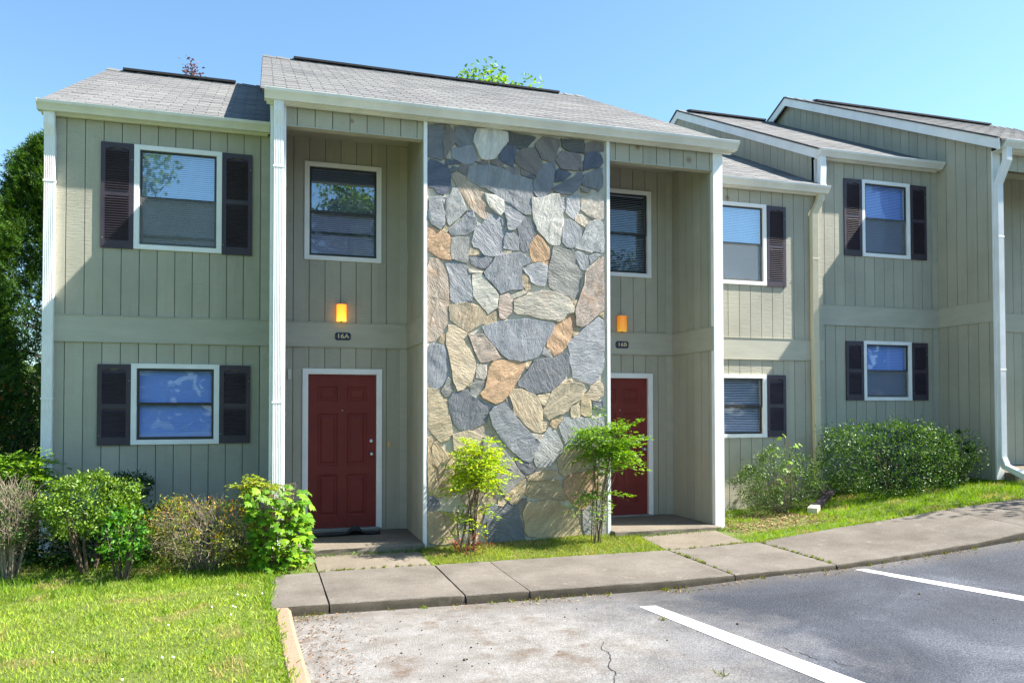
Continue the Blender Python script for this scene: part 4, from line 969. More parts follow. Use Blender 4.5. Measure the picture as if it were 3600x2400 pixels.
# ------------------------------------------------------------------ townhouse R3 (projecting block at the far end)
R3 = thing('townhouse', 'projecting townhouse with tall side wall, white corner downspout and high gable', 'house', (13, 10, .7))
roof3 = lambda y: 6.135+.5*(y-(Y3F-.27))
s3 = Wall(R3, 'side', 11.272, Y3F+.012, 19.3, .3, 9, th=.13, top=lambda y: (roof3(y) if y < 14.95 else roof3(14.95)-.5*(y-14.95))-.08)
s3.boards(ZC1+.02, 9, Y2+.0, bot=lambda y: ZC1+.02 if y < Y2 else (roof2(y) if y < 15.45 else roof2(15.45)-.5*(y-15.45))-.03)
s3l = Wall(R3, 'side', 11.2715, Y3F+.012, Y2, .35, ZC1+.02, th=.01); s3l.boards(.66, ZC0+.02, Y2); s3l.band(ZC0+.02, ZC1+.02, .008)
MB().box(11.266, 11.42, Y3F-.014, Y3F+.0115, .68, 6.0).build('corner_board', 'white', R3)
w3 = Wall(R3, 'front', Y3, 11.405, 17.5, .3, 6.05); w3.boards(ZC1, 6.05, 11.42).boards(.7, ZC0, 11.42).band(ZC0, ZC1)
h3 = Wall(R3, 'front', Y3F+.01, 11.42, 17.5, 5.72, 6.08, th=.11); h3.boards(5.72, 6.05, 11.42)
MB().box(11.41, 17.5, Y3F+.13, Y3, 6.03, 6.05).build('porch_ceiling', 'band', R3)
gutter(R3, 11.24, 17.9, Y3F-.12, 6.0, .115, .15)
MB().box(11.28, 17.8, Y3F-.12, Y3F+.0, 5.985, 6.0).build('soffit', 'gutter', R3)
roof(R3, 11.15, 18, Y3F-.27, 6.135, 14.95, .5, 20, vent=(11.9, 17))
rake(R3, 11.13, Y3F-.25, 6.145, 14.95, .5, 19.9, .17)
downspout(R3, [(11.36, Y3F-.24, 6.0), (11.36, Y3F-.24, 5.80), (11.345, Y3F-.085, 5.45), (11.345, Y3F-.085, 3.2), (11.345, Y3F-.085, 1.05), (11.36, Y3F-.13, .92), (11.42, Y3F-.55, .74)], wd=.118, dp=.078, straps=[(11.345, Y3F-.085, 4.6), (11.345, Y3F-.085, 2.45)])
MB().box(11.4, 17.9, 19.8, 19.9, 0, 5.7).build('rear_wall', 'rearwall', R3); MB().box(17.6, 17.7, Y3F, 19.8, 0, 5.9).build('end_wall', 'rearwall', R3)
p3 = struct(slab(11.43, 17.5, 9.62, Y3+.1, lambda x: .80, lambda x: .806, 'porch', None, th=.4, name='porch_slab')); p3['label'] = 'concrete porch slab beyond the far white downspout'

# ------------------------------------------------------------------ vegetation
def leaf_mesh(name, mat, parent, pos, axis, nrm, length, width, col, shape='leaf', kind=None):
    """many small leaves as one mesh; every leaf is a folded blade, coloured by its own colour"""
    pos = np.asarray(pos, float); N = len(pos)
    ax_ = np.asarray(axis, float); ax_ = ax_/(np.linalg.norm(ax_, axis=1, keepdims=True)+1e-9)
    nr = np.asarray(nrm, float); sd_ = np.cross(ax_, nr); sd_ = sd_/(np.linalg.norm(sd_, axis=1, keepdims=True)+1e-9); up_ = np.cross(sd_, ax_)
    length = np.broadcast_to(np.asarray(length, float), (N,)); width = np.broadcast_to(np.asarray(width, float), (N,))
    if shape == 'leaf':
        T = np.array([[0, 0, 0], [.45, .5, .10], [1, 0, -.12], [.45, -.5, .10]]); F = np.array([[0, 2, 1], [0, 3, 2]])
    elif shape == 'blade':
        T = np.array([[0, .5, 0], [0, -.5, 0], [.55, .34, .10], [.55, -.34, .10], [1, 0, -.04]]); F = np.array([[0, 1, 3], [0, 3, 2], [2, 3, 4]])
    elif shape == 'maple':
        T = np.array([[0, 0, 0], [.10, .33, .02], [.34, .56, -.05], [.42, .25, .04], [.66, .33, -.03], [.68, .13, .03], [1, 0, -.12], [.68, -.13, .03], [.66, -.33, -.03], [.42, -.25, .04], [.34, -.56, -.05], [.10, -.33, .02], [.38, 0, .05]])
        F = np.array([[12, i, i+1] for i in range(0, 11)]+[[12, 11, 0]])
    elif shape == 'spray':                 # flat fern-like conifer spray
        pts = [[0, 0, 0]]; fs = []
        for k in range(4):
            u = .15+.22*k
            for sgn in (1, -1):
                b = len(pts); pts += [[u, 0, 0], [u+.26, sgn*.46*(1-.5*u), -.05], [u+.10, 0, .0]]; fs.append([b, b+1, b+2])
        b = len(pts); pts += [[.1, .05, 0], [.1, -.05, 0], [1.05, 0, -.06]]; fs.append([b, b+1, b+2]); T = np.array(pts); F = np.array(fs)
    V = pos[:, None, :]+ax_[:, None, :]*(T[None, :, 0:1]*length[:, None, None])+sd_[:, None, :]*(T[None, :, 1:2]*width[:, None, None])+up_[:, None, :]*(T[None, :, 2:3]*length[:, None, None])
    n = len(T); V = V.reshape(-1, 3); L0 = wl(parent); V = V-np.array(L0)
    Fi = (F[None, :, :]+(np.arange(N)*n)[:, None, None]).reshape(-1, 3)
    me = bpy.data.meshes.new(name); me.vertices.add(len(V)); me.vertices.foreach_set('co', V.astype(np.float32).ravel())
    me.loops.add(Fi.size); me.loops.foreach_set('vertex_index', Fi.astype(np.int32).ravel())
    me.polygons.add(len(Fi)); me.polygons.foreach_set('loop_start', (np.arange(len(Fi))*3).astype(np.int32)); me.polygons.foreach_set('loop_total', np.full(len(Fi), 3, np.int32))
    me.update(calc_edges=True)
    at_ = me.color_attributes.new('Col', 'FLOAT_COLOR', 'POINT'); c4 = np.ones((N, n, 4), np.float32); c4[:, :, :3] = np.asarray(col, np.float32)[:, None, :]
    at_.data.foreach_set('color', c4.ravel()); me.materials.append(M[mat])
    o = link(name, me, parent, L0)
    if kind: o['kind'] = kind
    return o
def pick(pal, N, jitter=.18):
    pal = np.array(pal); i = RNG.integers(0, len(pal), N); j = RNG.integers(0, len(pal), N); t = RNG.random((N, 1))
    return np.clip((pal[i]*(1-t)+pal[j]*t)*(1+RNG.normal(0, jitter, (N, 1))), .004, .9)
def unit(N):
    v = RNG.normal(size=(N, 3)); return v/np.linalg.norm(v, axis=1, keepdims=True)
def lumps(d, k=5, seed=0):                 # soft random outline over directions
    r = np.random.default_rng(seed); s = np.zeros(len(d))
    for i in range(k):
        a = r.normal(size=3)*(2+i*1.3); s += np.sin(d@a+r.random()*6.28)/(1+.5*i)
    return s*.55
GREEN_BOX = [(.030, .062, .014), (.045, .09, .018), (.075, .135, .022)]
GREEN_LIME = [(.095, .17, .012), (.14, .21, .014), (.19, .24, .016)]
GREEN_HOLLY = [(.022, .05, .018), (.035, .07, .022), (.06, .105, .03)]
GREEN_CONIF = [(.04, .10, .014), (.06, .15, .018), (.11, .22, .025)]
def base_z(x, y): return z_ground(x, y)
def bush(label, c, rad, n, size, pal, seed, mat='gloss', mat_stem='bark', boxy=.0, tips=None, twigs=14, name='bush', cat='bush', aspect=.5, lump=.12, stemtop=.6, group=None, inner=.45, twig_r=.008):
    x, y, z = c; gz_ = base_z(x, y); t = thing(name, label, cat, (x, y, gz_), group)
    d = unit(n); rr = 1-RNG.random(n)**2.2*inner
    if boxy: d2 = np.sign(d)*np.abs(d)**(1-boxy); d2 /= np.max(np.abs(d2), axis=1, keepdims=True)**.5; dd = d2/np.maximum(1, np.linalg.norm(d2, axis=1, keepdims=True)**.6)
    else: dd = d
    k = (rr*(1+lump*lumps(d, 9, seed))*(1+(RNG.random(n) < .05)*RNG.uniform(.02, .2, n)))[:, None]; P = np.array(c)+dd*np.array(rad)*k
    nc_ = max(12, int(n/110)); ci_ = RNG.integers(0, n, nc_); m_ = RNG.random(n) < .6                     # gather many leaves into sprays
    P[m_] = (np.array(c)+(P[ci_]-np.array(c))*1.03)[RNG.integers(0, nc_, int(m_.sum()))]+RNG.normal(0, .085*float(np.mean(rad)), (int(m_.sum()), 3))*np.array([1, 1, .75])
    P += RNG.normal(0, size*.35, P.shape); ok = P[:, 2] > gz_+.015; P = P[ok]; d = d[ok]; k = k[ok]
    ax_ = d*.8+unit(len(P))*.75+np.array([0, 0, .35]); nr = unit(len(P))*.8+np.array([0, 0, .7])+d*.5
    cl = pick(pal, len(P))
    if tips is not None:
        m = (RNG.random(len(P)) < .5) & (k[:, 0] > .86) & (d[:, 2] > .0); cl[m] = pick(tips, int(m.sum()))
    leaf_mesh('foliage', mat, t, P, ax_, nr, size*RNG.uniform(.6, 1.25, len(P)), size*aspect*RNG.uniform(.8, 1.2, len(P)), cl)
    mb = MB()
    for i in range(twigs):
        a = RNG.random()*6.28; q = RNG.random()**.5; e = Vector((x+rad[0]*.8*q*math.cos(a), y+rad[1]*.8*q*math.sin(a), z+rad[2]*RNG.uniform(-.1, stemtop))); b = Vector((x+.08*math.cos(a)*3*q*rad[0], y+.08*math.sin(a)*3*q*rad[1], gz_-.03))
        m_ = b.lerp(e, .5)+Vector((jit(.04), jit(.04), jit(.03))); mb.tube([b, m_, e], twig_r*1.6, twig_r*.5, 5)
    mb.build('stem', mat_stem, t); return t
def twig_cloud(t, c, rad, n, ln, r, mat, seed, up=.5, lo=-1):
    mb = MB(); d = unit(n)
    for i in range(n):
        k = RNG.uniform(.45, 1.0); p = Vector((c[0]+d[i, 0]*rad[0]*k, c[1]+d[i, 1]*rad[1]*k, c[2]+d[i, 2]*rad[2]*k))
        q = Vector(d[i])*.6+Vector(unit(1)[0])*.8+Vector((0, 0, up)); q.normalize(); l = ln*RNG.uniform(.5, 1.3)
        if p.z < base_z(p.x, p.y): p.z = base_z(p.x, p.y)+.03
        m_ = p+q*l*.55+Vector(unit(1)[0])*l*.12; mb.tube([p, m_, p+q*l], r, r*.4, 3, False)
    o = mb.build('twig', mat, t); o['kind'] = 'stuff'; return o

# clipped shrubs and saplings along the left unit
bush('low dark leafy shrub spreading along the foot of the end townhouse wall', (-1.5, 9.95, .26), (1.35, .3, .42), 6500, .05, [(.02, .055, .014), (.035, .085, .018)], 14, mat='leaf', twigs=10, name='foundation_shrub', cat='shrub', aspect=.7, lump=.25)
cx, cz, rx, rz = box_at(92, 1096, 318, 1222, 9.55)
bush('round green shrub on a bare leaning stem under the left shutter', (cx, 9.55, cz), (rx, .5, rz), 8000, .038, [(.07, .15, .016), (.11, .22, .02), (.16, .28, .025)], 3, twigs=9, stemtop=-.1, name='clipped_shrub', tips=[(.19, .31, .03), (.24, .35, .04)], twig_r=.013)
cx, cz, rx, rz = box_at(238, 1090, 348, 1150, 10.25)
bush('dark small shrub tight against the siding behind the round one', (cx, 10.25, cz), (rx, .32, rz*1.2), 2200, .036, GREEN_HOLLY, 4, twigs=8, name='small_shrub')
cx, cz, rx, rz = box_at(335, 1150, 590, 1305, 9.25)
tb = bush('twiggy half-bare grey hedge with red and yellow new leaves', (cx, 9.25, cz), (rx, .52, rz), 6500, .032, [(.13, .19, .03), (.20, .22, .04), (.10, .16, .02)], 5, mat='leaf', mat_stem='twig', tips=[(.48, .40, .04), (.50, .26, .04), (.45, .14, .04), (.34, .42, .05)], twigs=30, name='twiggy_hedge', cat='hedge', boxy=.25, inner=.5, twig_r=.007)
twig_cloud(tb, (cx, 9.25, cz), (rx*.97, .5, rz*.95), 1500, .14, .0024, 'twig', 5)
cx, cz, rx, rz = box_at(222, 1165, 345, 1295, 9.05)
bush('loose bright green vine shrub between the round shrub and the twiggy hedge', (cx, 9.05, cz), (rx*.95, .26, rz*.95), 900, .055, [(.05, .17, .02), (.08, .24, .025), (.12, .30, .03)], 6, mat='leaf', twigs=10, name='vine_shrub', cat='shrub', lump=.25, aspect=.62)
cx, cz, rx, rz = box_at(-40, 1120, 84, 1320, 9.5)
td = bush('leggy brown shrub of bare canes at the lawn edge', (cx, 9.5, cz+rz*.35), (rx, .4, rz*.62), 3000, .036, [(.05, .10, .02), (.08, .14, .03)], 7, mat_stem='twig', twigs=26, name='leggy_shrub', cat='shrub', inner=.5, twig_r=.007)
twig_cloud(td, (cx, 9.5, cz+.1), (rx, .4, rz*.8), 650, .22, .003, 'twig', 7, .9)

def compound(P, AX, NR, LN, CO, o, dir_, ln, leaflet, pal, drop=.25, npair=6, sub=True):
    """feathery nandina leaf: leaflets in pairs along a drooping rachis with side branches"""
    d = Vector(dir_).normalized(); side = d.cross(Vector((0, 0, 1))); side = side.normalized() if side.length > .01 else Vector((1, 0, 0))
    pts = []
    for i in range(npair):
        u = (i+1)/npair; p = Vector(o)+d*ln*u+Vector((0, 0, -drop*ln*u*u)); w_ = (1-.55*u)*ln*.45
        for s_ in (1, -1):
            e = (side*s_+d*.7).normalized()
            nsub = max(1, int(w_/(leaflet*.75))) if sub else 1
            for k in range(nsub):
                q = p+e*w_*(k+.3)/nsub+Vector((jit(.012), jit(.012), -.25*w_*(k/nsub)+jit(.022)))
                for s2 in (1, -1):
                    a = (e+(e.cross(Vector((0, 0, 1)))*s2)*.8+Vector((jit(.5), jit(.5), -.25+jit(.5)))).normalized()
                    P.append(tuple(q)); AX.append(tuple(a)); NR.append((jit(.9), jit(.9)-.2, .8)); LN.append(leaflet*random.uniform(.65, 1.2)); CO.append(pal)
def nandina(label, base, top_box, pal, ncane, nleaf, seed, lower=None):
    x, y, z0 = base; t = thing('nandina', label, 'shrub', (x, y, z0)); cx, cz, rx, rz = top_box; random.seed(seed); mb = MB(); P, AX, NR, LN, CO = [], [], [], [], []
    tops = []
    for i in range(ncane):
        a = random.uniform(0, 6.28); q = random.random()**.5; e = Vector((cx+rx*.62*q*math.cos(a), y+.22*q*math.sin(a), cz+rz*random.uniform(-.1, .72))); b = Vector((x+jit(.10), y+jit(.06), z0-.03))
        m_ = b.lerp(e, .5)+Vector(((b.x-e.x)*.18, 0, 0)); mb.tube([b, b.lerp(m_, .5), m_, m_.lerp(e, .55), e], .0085, .004, 5); tops.append((b, m_, e))
    for i in range(nleaf):
        b, m_, e = random.choice(tops); k = random.uniform(.55, 1.0); o = m_.lerp(e, k) if not lower or random.random() > lower else b.lerp(m_, random.uniform(.55, 1))
        a = random.uniform(0, 6.28); el = random.uniform(-.05, .95); d = (math.cos(a)*math.cos(el), math.sin(a)*math.cos(el)*.8, math.sin(el))
        ln = random.uniform(.24, .48)*(rx/.5); compound(P, AX, NR, LN, CO, o, d, ln, .046, 0, random.uniform(.15, .75), 6)
        tip = Vector(o)+Vector(d)*ln; tip.z -= .35*ln; mb.tube([o, (Vector(o)+tip)/2+Vector((0, 0, .03)), tip], .002, .001, 3, False)
    P = np.array(P); N = len(P); cl = pick(pal, N, .2)
    leaf_mesh('foliage', 'leaf', t, P, AX, NR, LN, np.array(LN)*.40, cl); mb.build('cane', 'cane', t); return t
gz1 = at(1640, 1912, 9.15)
nandina('fresh lime green nandina in front of the left side of the stone column', (gz1.x, 9.15, z_ground(gz1.x, 9.15)), box_at(1010, 985, 1178, 1190, 9.15), [(.27, .44, .012), (.38, .52, .014), (.48, .54, .016), (.17, .34, .012)], 13, 112, 21, .09)
gz2 = at(2080, 1890, 9.15)
nandina('taller dark green nandina beside the 16B door frame', (gz2.x, 9.15, z_ground(gz2.x, 9.15)), box_at(1300, 930, 1475, 1120, 9.15), [(.08, .22, .012), (.13, .30, .014), (.22, .38, .016)], 10, 100, 22, .06)
gz3 = at(1655, 1900, 9.02)
bush('low tuft of red-bronze nandina leaves under the lime one', (gz3.x+.02, 9.02, z_ground(gz3.x, 9.02)+.10), (.22, .1, .11), 170, .045, [(.26, .07, .035), (.32, .12, .06), (.20, .05, .03)], 8, mat='leaf', twigs=5, name='red_nandina_tuft', cat='shrub', aspect=.36, twig_r=.003)
cx, cz, rx, rz = box_at(-30, 1040, 165, 1105, 10.2)
tn = nandina('bright nandina fronds leaning past the left downspout', (cx-.1, 10.2, z_ground(cx, 10.2)), (cx, cz, rx, rz), [(.10, .25, .012), (.16, .32, .014), (.20, .34, .02)], 9, 80, 23)

def sapling(label, base, box, nleaf, size, pal, seed, name='maple_sapling', stems=4, ydep=.25):
    x, y, z0 = base; t = thing(name, label, 'sapling', (x, y, z0)); cx, cz, rx, rz = box; random.seed(seed); mb = MB(); P, AX, NR = [], [], []
    st = []
    for i in range(stems):
        e = Vector((cx+rx*jit(.8), y+jit(ydep*.6), cz+rz*random.uniform(.4, 1))); b = Vector((x+jit(.06), y+jit(.04), z0-.03)); m_ = b.lerp(e, .5)+Vector((jit(.06), jit(.05), 0)); mb.tube([b, m_, e], .007, .003, 5); st.append((b, m_, e))
    for i in range(nleaf):
        b, m_, e = random.choice(st); k = random.random(); o = (b.lerp(m_, .2+.8*k) if random.random() < .45 else m_.lerp(e, k))
        a = random.uniform(0, 6.28); q = Vector((cx+rx*math.cos(a)*random.random()**.4*1.0, y+ydep*math.sin(a)*random.random()**.5, o.z+jit(.08)))
        q.z = min(max(q.z, z0+.05), cz+rz)
        o2 = o.lerp(q, .92); mb.tube([o, o2], .0016, .001, 3, False)
        d = Vector((q.x-o.x, q.y-o.y-.12, 0)); d = d.normalized() if d.length > .01 else Vector((0, -1, 0)); d = d+Vector((jit(.4), jit(.3), random.uniform(-.9, -.1)))
        P.append(tuple(q)); AX.append(tuple(d)); NR.append((jit(.5)+.3, -.7+jit(.4), .9))
    N = len(P); cl = pick(pal, N, .15); s_ = size*RNG.uniform(.55, 1.2, N)
    leaf_mesh('foliage', 'leaf', t, P, AX, NR, s_, s_*.92, cl, 'maple'); mb.build('stem', 'cane', t); return t
b0 = at(990, 1985, 9.0)
sapling('bushy maple sapling with big light green lobed leaves beside the porch downspout', (b0.x, 9.0, z_ground(b0.x, 9.0)), box_at(570, 1112, 712, 1305, 9.0), 620, .10, [(.12, .28, .012), (.18, .36, .016), (.26, .42, .02), (.07, .19, .012)], 31, stems=8, ydep=.28)
cx, cz, rx, rz = box_at(545, 1078, 665, 1140, 9.25)
nandina('yellow-green nandina rising behind the maple sapling', (cx, 9.25, z_ground(cx, 9.25)), (cx, cz, rx, rz), [(.26, .36, .03), (.36, .36, .05), (.20, .32, .02)], 6, 45, 33)
# beyond the 16B porch
cx, cz, rx, rz = box_at(1708, 1038, 1868, 1172, 10.15)
t5 = bush('round grey-green holly bush with leafless lower twigs near the cream downspout', (cx, 10.15, cz), (rx, .5, rz), 6500, .036, [(.06, .12, .025), (.09, .17, .03), (.13, .22, .05)], 9, twigs=24, mat_stem='twig', tips=[(.18, .27, .08), (.14, .22, .05)], twig_r=.006)
twig_cloud(t5, (cx, 10.1, cz-rz*.5), (rx*.85, .45, rz*.55), 260, .15, .0022, 'twig', 9)
cx, cz, rx, rz = box_at(1893, 975, 2195, 1150, 10.1)
bush('large wide dark green holly bush below the stepped-up windows', (cx, 10.1, cz), (rx, .62, rz), 17000, .044, [(.035, .085, .018), (.06, .13, .024), (.10, .19, .035)], 10, twigs=22, tips=[(.15, .27, .05), (.11, .22, .04)], lump=.13, boxy=.1)
cx, cz, rx, rz = box_at(2150, 1005, 2250, 1095, 9.95)
bush('small loose holly bush at the right end of the large one', (cx, 9.95, cz), (rx, .35, rz*1.1), 3000, .042, [(.04, .085, .018), (.07, .14, .03)], 12, twigs=14, lump=.25)
s1 = box_at(1788, 988, 1845, 1060, 9.95)
sapling('thin maple seedling sticking out above the round holly bush', (s1[0], 10.0, z_ground(s1[0], 10.0)), s1, 26, .10, [(.18, .34, .04), (.24, .38, .05)], 41, stems=2, ydep=.12)

# ---- trees
def tree(label, base, h, crown, nclump, pal, seed, leaf=.09, per=150, mat='leaf', name='tree', trunk=.16, group=None, shape='leaf', spread=.42):
    x, y, z0 = base; t = thing(name, label, 'tree', base, group); r = np.random.default_rng(seed); c, rad = np.array(crown[0], float), np.array(crown[1], float); mb = MB()
    top = Vector((c[0], c[1], c[2]+rad[2]*.35)); b = Vector((x, y, z0-.1)); mb.tube([b, b.lerp(top, .4)+Vector((.1, .05, 0)), b.lerp(top, .75), top], trunk, trunk*.25, 8)
    P, D = [], []
    for i in range(nclump):
        d = r.normal(size=3); d /= np.linalg.norm(d); q = c+d*rad*r.uniform(.45, 1.0)
        s = Vector(b.lerp(top, float(r.uniform(.45, .9)))); mb.tube([s, s.lerp(Vector(q), .55)+Vector((0, 0, .12)), Vector(q)], trunk*.22, trunk*.05, 5, False)
        cr = rad.mean()*spread*r.uniform(.55, 1.1); u = r.normal(size=(per, 3)); u /= np.linalg.norm(u, axis=1, keepdims=True); P.append(q+u*(r.random((per, 1))**.5)*cr*np.array([1, 1, .75])); D.append(u)
    P = np.concatenate(P); D = np.concatenate(D); N = len(P); ax_ = D*.5+unit(N)+np.array([0, 0, -.15]); nr = unit(N)*.8+np.array([0, 0, .8])
    leaf_mesh('crown', mat, t, P, ax_, nr, leaf*r.uniform(.6, 1.3, N), leaf*.55*r.uniform(.8, 1.2, N), pick(pal, N), shape); mb.build('trunk', 'bark', t); return t
def conifer(label, base, h, r0, n, pal, seed, size=.30):
    x, y, z0 = base; t = thing('conifer_tree', label, 'tree', base); r = np.random.default_rng(seed); mb = MB(); mb.tube([(x, y, z0-.1), (x+.03, y, z0+h*.5), (x, y, z0+h*.97)], .16, .02, 7)
    u = r.random(n)**.8; zz = z0+.15+u*h*.97; a = r.random(n)*6.28; env = r0*(1-u)**.72*(1+.22*np.sin(5*a+9*u)+.15*np.sin(11*a-23*u)+.12*np.sin(37*u+a*3)); rr = env*(1-r.random(n)**2*.5)
    P = np.stack([x+rr*np.cos(a), y+rr*np.sin(a), zz], 1); out = np.stack([np.cos(a), np.sin(a), np.full(n, .75)], 1); ax_ = out+r.normal(0, .45, (n, 3)); nr = r.normal(0, .7, (n, 3))+np.stack([np.cos(a)*.4, np.sin(a)*.4, np.full(n, .5)], 1)
    leaf_mesh('crown', 'needle', t, P, ax_, nr, size*r.uniform(.5, 1.2, n), size*.62*r.uniform(.7, 1.2, n), pick(pal, n, .22), 'spray')
    for i in range(70):
        uu = r.random()*.9; aa = r.random()*6.28; rr_ = r0*(1-uu)**.72*.8; zc = z0+.2+uu*h; mb.tube([(x, y, zc), (x+rr_*.6*math.cos(aa), y+rr_*.6*math.sin(aa), zc+.2), (x+rr_*math.cos(aa), y+rr_*math.sin(aa), zc+.5)], .025, .006, 4, False)
    mb.build('trunk', 'bark', t); return t
ap = at(205, 360, 20.5)
conifer('tall dense conifer rising behind the corner of the end townhouse', (ap.x-.2, 20.5, -.15), ap.z-.75, 2.7, 26000, [(.028, .07, .014), (.045, .11, .016), (.085, .17, .022)], 51, .32)
conifer('lower dark conifer with browned twigs left of the end townhouse', (-5.0, 14.2, -.1), 5.4, 1.75, 17000, [(.03, .075, .014), (.045, .11, .016), (.08, .16, .02)], 52, .24)
bb_ = at(168, 1180, 12.2)
bush('ragged evergreen undergrowth with rusty dead sprigs beside the left downspout', (-3.55, 12.4, .95), (.75, .6, 1.15), 3800, .07, [(.02, .05, .014), (.035, .075, .018)], 53, mat='leaf', tips=[(.24, .09, .03), (.05, .09, .02), (.04, .08, .02)], twigs=20, name='evergreen_undergrowth', cat='shrub', lump=.25)
c1 = at(1745, 300, 27); tree('leafy tree whose bright top shows above the middle roof', (c1.x, 27, 0), 0, ((c1.x, 27, c1.z-1.4), (2.3, 1.6, 2.0)), 60, [(.10, .24, .02), (.16, .31, .03), (.21, .35, .04)], 61, .17, 90, spread=.36)
c2 = at(1520, 262, 27); tree('thin tree with one tip just over the middle ridge vent', (c2.x, 27.5, 0), 0, ((c2.x, 27.5, c2.z-1.7), (1.0, 1.0, 1.7)), 12, [(.07, .15, .02), (.11, .2, .03)], 62, .16, 80, spread=.36)
c3 = at(704, 245, 24); tree('small purple-leaved tree peeking over the end townhouse roof', (c3.x, 24, 0), 0, ((c3.x, 24, c3.z-1.35), (.5, .5, 1.75)), 16, [(.10, .05, .06), (.16, .08, .08), (.08, .05, .05)], 63, .12, 40, spread=.4)
c4 = at(370, 250, 23); tree('slender green tree tip behind the end townhouse ridge', (c4.x, 23, 0), 0, ((c4.x, 23, c4.z-1.3), (.5, .5, 1.4)), 10, GREEN_BOX, 64, .12, 60, spread=.4)
# trees across the lot: mirrored in the panes; one beyond the far end throws the dappled shade on the walk
for i, (x, y, zc, rr, rzz, sd_) in enumerate(((-6.3, -20, 10.6, 2.9, 4.6, 71), (4.6, -23, 10.5, 3.2, 4.2, 72), (21, -24, 8, 3.8, 4.2, 73), (-20, -26, 6, 4.2, 3.5, 74))):
    tree(('broad tree across the lot, mirrored in the end townhouse panes', 'tall tree across the lot, mirrored in the 16A upper pane', 'round tree across the lot, facing the 16B porch', 'far spreading tree across the lot beyond the lawn')[i], (x, y, -.1), 0, ((x, y, zc), (rr, rr, rzz)), 46, [(.05, .11, .02), (.08, .15, .025), (.11, .19, .03)], sd_, .34, 90, trunk=.25, group='trees across the parking lot', spread=.42)
# far belt of woods round the place
r = np.random.default_rng(77); n = 15000; a = r.random(n)*6.283; R_ = r.uniform(62, 80, n); hh = 6.5+2.2*np.sin(a*7)+1.5*np.sin(a*19+1)+1.2*np.sin(a*41); zz = r.random(n)**.8*hh-.5
P = np.stack([R_*np.cos(a), 10+R_*np.sin(a), zz], 1)
o = leaf_mesh('far_woods', 'needle', None, P, unit(n)+np.array([0, 0, .3]), unit(n), 1.7*r.uniform(.6, 1.3, n), 1.2*r.uniform(.6, 1.3, n), pick([(.03, .065, .015), (.05, .095, .02), (.07, .12, .025)], n), 'leaf', 'stuff'); o['label'] = 'distant belt of woods around the complex'
tree('roadside tree shading the raised end of the sidewalk', (15.6, 6.3, .6), 0, ((14.6, 7.5, 5.0), (1.9, 1.35, 1.5)), 16, [(.06, .13, .02), (.09, .17, .03)], 75, .13, 42, trunk=.12, spread=.5)

# ---- turf
def blades(name, label, n, xr, yr, hmin, hmax, pal, seed, keep, wid=.0045, mat='grass', clump=1.0, parent=None):
    r = np.random.default_rng(seed); X = r.uniform(*xr, n); Y = r.uniform(*yr, n); m = np.array([keep(a, b) for a, b in zip(X, Y)]); X, Y = X[m], Y[m]; n = len(X)
    Z = np.array([z_ground(a, b) for a, b in zip(X, Y)])-.004
    lean = r.normal(0, .55*clump, (n, 2)); A = np.stack([lean[:, 0], lean[:, 1], np.ones(n)], 1); nr = r.normal(size=(n, 3))*np.array([1, 1, .3])
    nz = np.array([fnoise.noise(Vector((a*1.7, b*1.7, 3))) for a, b in zip(X, Y)]); Ln = r.uniform(hmin, hmax, n)*(1+.35*nz)
    cl = pick(pal, n, .2); cl *= (1+.25*nz)[:, None]
    dry = np.array([fnoise.noise(Vector((a*2.3+9, b*2.3, 8))) for a, b in zip(X, Y)]) > .34; dry &= r.random(n) < .6; cl[dry] = pick([(.48, .38, .15), (.40, .34, .13)], int(dry.sum()))
    o = leaf_mesh(name, mat, parent, np.stack([X, Y, Z], 1), A, nr, Ln, wid*r.uniform(.7, 1.4, n), cl, 'blade', 'stuff')
    if label: o['label'] = label
    return o
TURF = [(.26, .37, .045), (.34, .44, .055), (.43, .48, .09), (.18, .30, .035)]
blades('lawn_grass', 'sunlit lawn grass left of the kerb', 95000, (-5.6, .25), (3.6, 9.0), .022, .055, TURF, 81, lambda x, y: x < .095+max(0, 7.2-y)*.034 and not (x > .05 and y > 7.18), .006)
blades('lawn_grass', 'longer grass at the foot of the left shrubs', 16000, (-5.0, .5), (8.4, 10.4), .04, .10, [(.10, .21, .014), (.15, .28, .018), (.19, .31, .02)], 82, lambda x, y: x < .2 or (y > 8.66 and y < 9.35 and x < .5), .006)
blades('strip_grass', 'patchy grass strip below the stone column', 16000, (1.80, 4.66), (8.60, 9.52), .02, .06, [(.24, .31, .04), (.32, .34, .08), (.16, .27, .025)], 83, lambda x, y: True, .005)
blades('strip_grass', 'grass verge between the sidewalk and the far bushes', 36000, (5.85, 13.5), (8.60, 10.6), .03, .085, [(.13, .28, .016), (.19, .34, .022), (.25, .37, .03)], 84, lambda x, y: not (x < 7.4 and y > 9.0 and fnoise.noise(Vector((x*2, y*2, 1))) > -.25), .006)
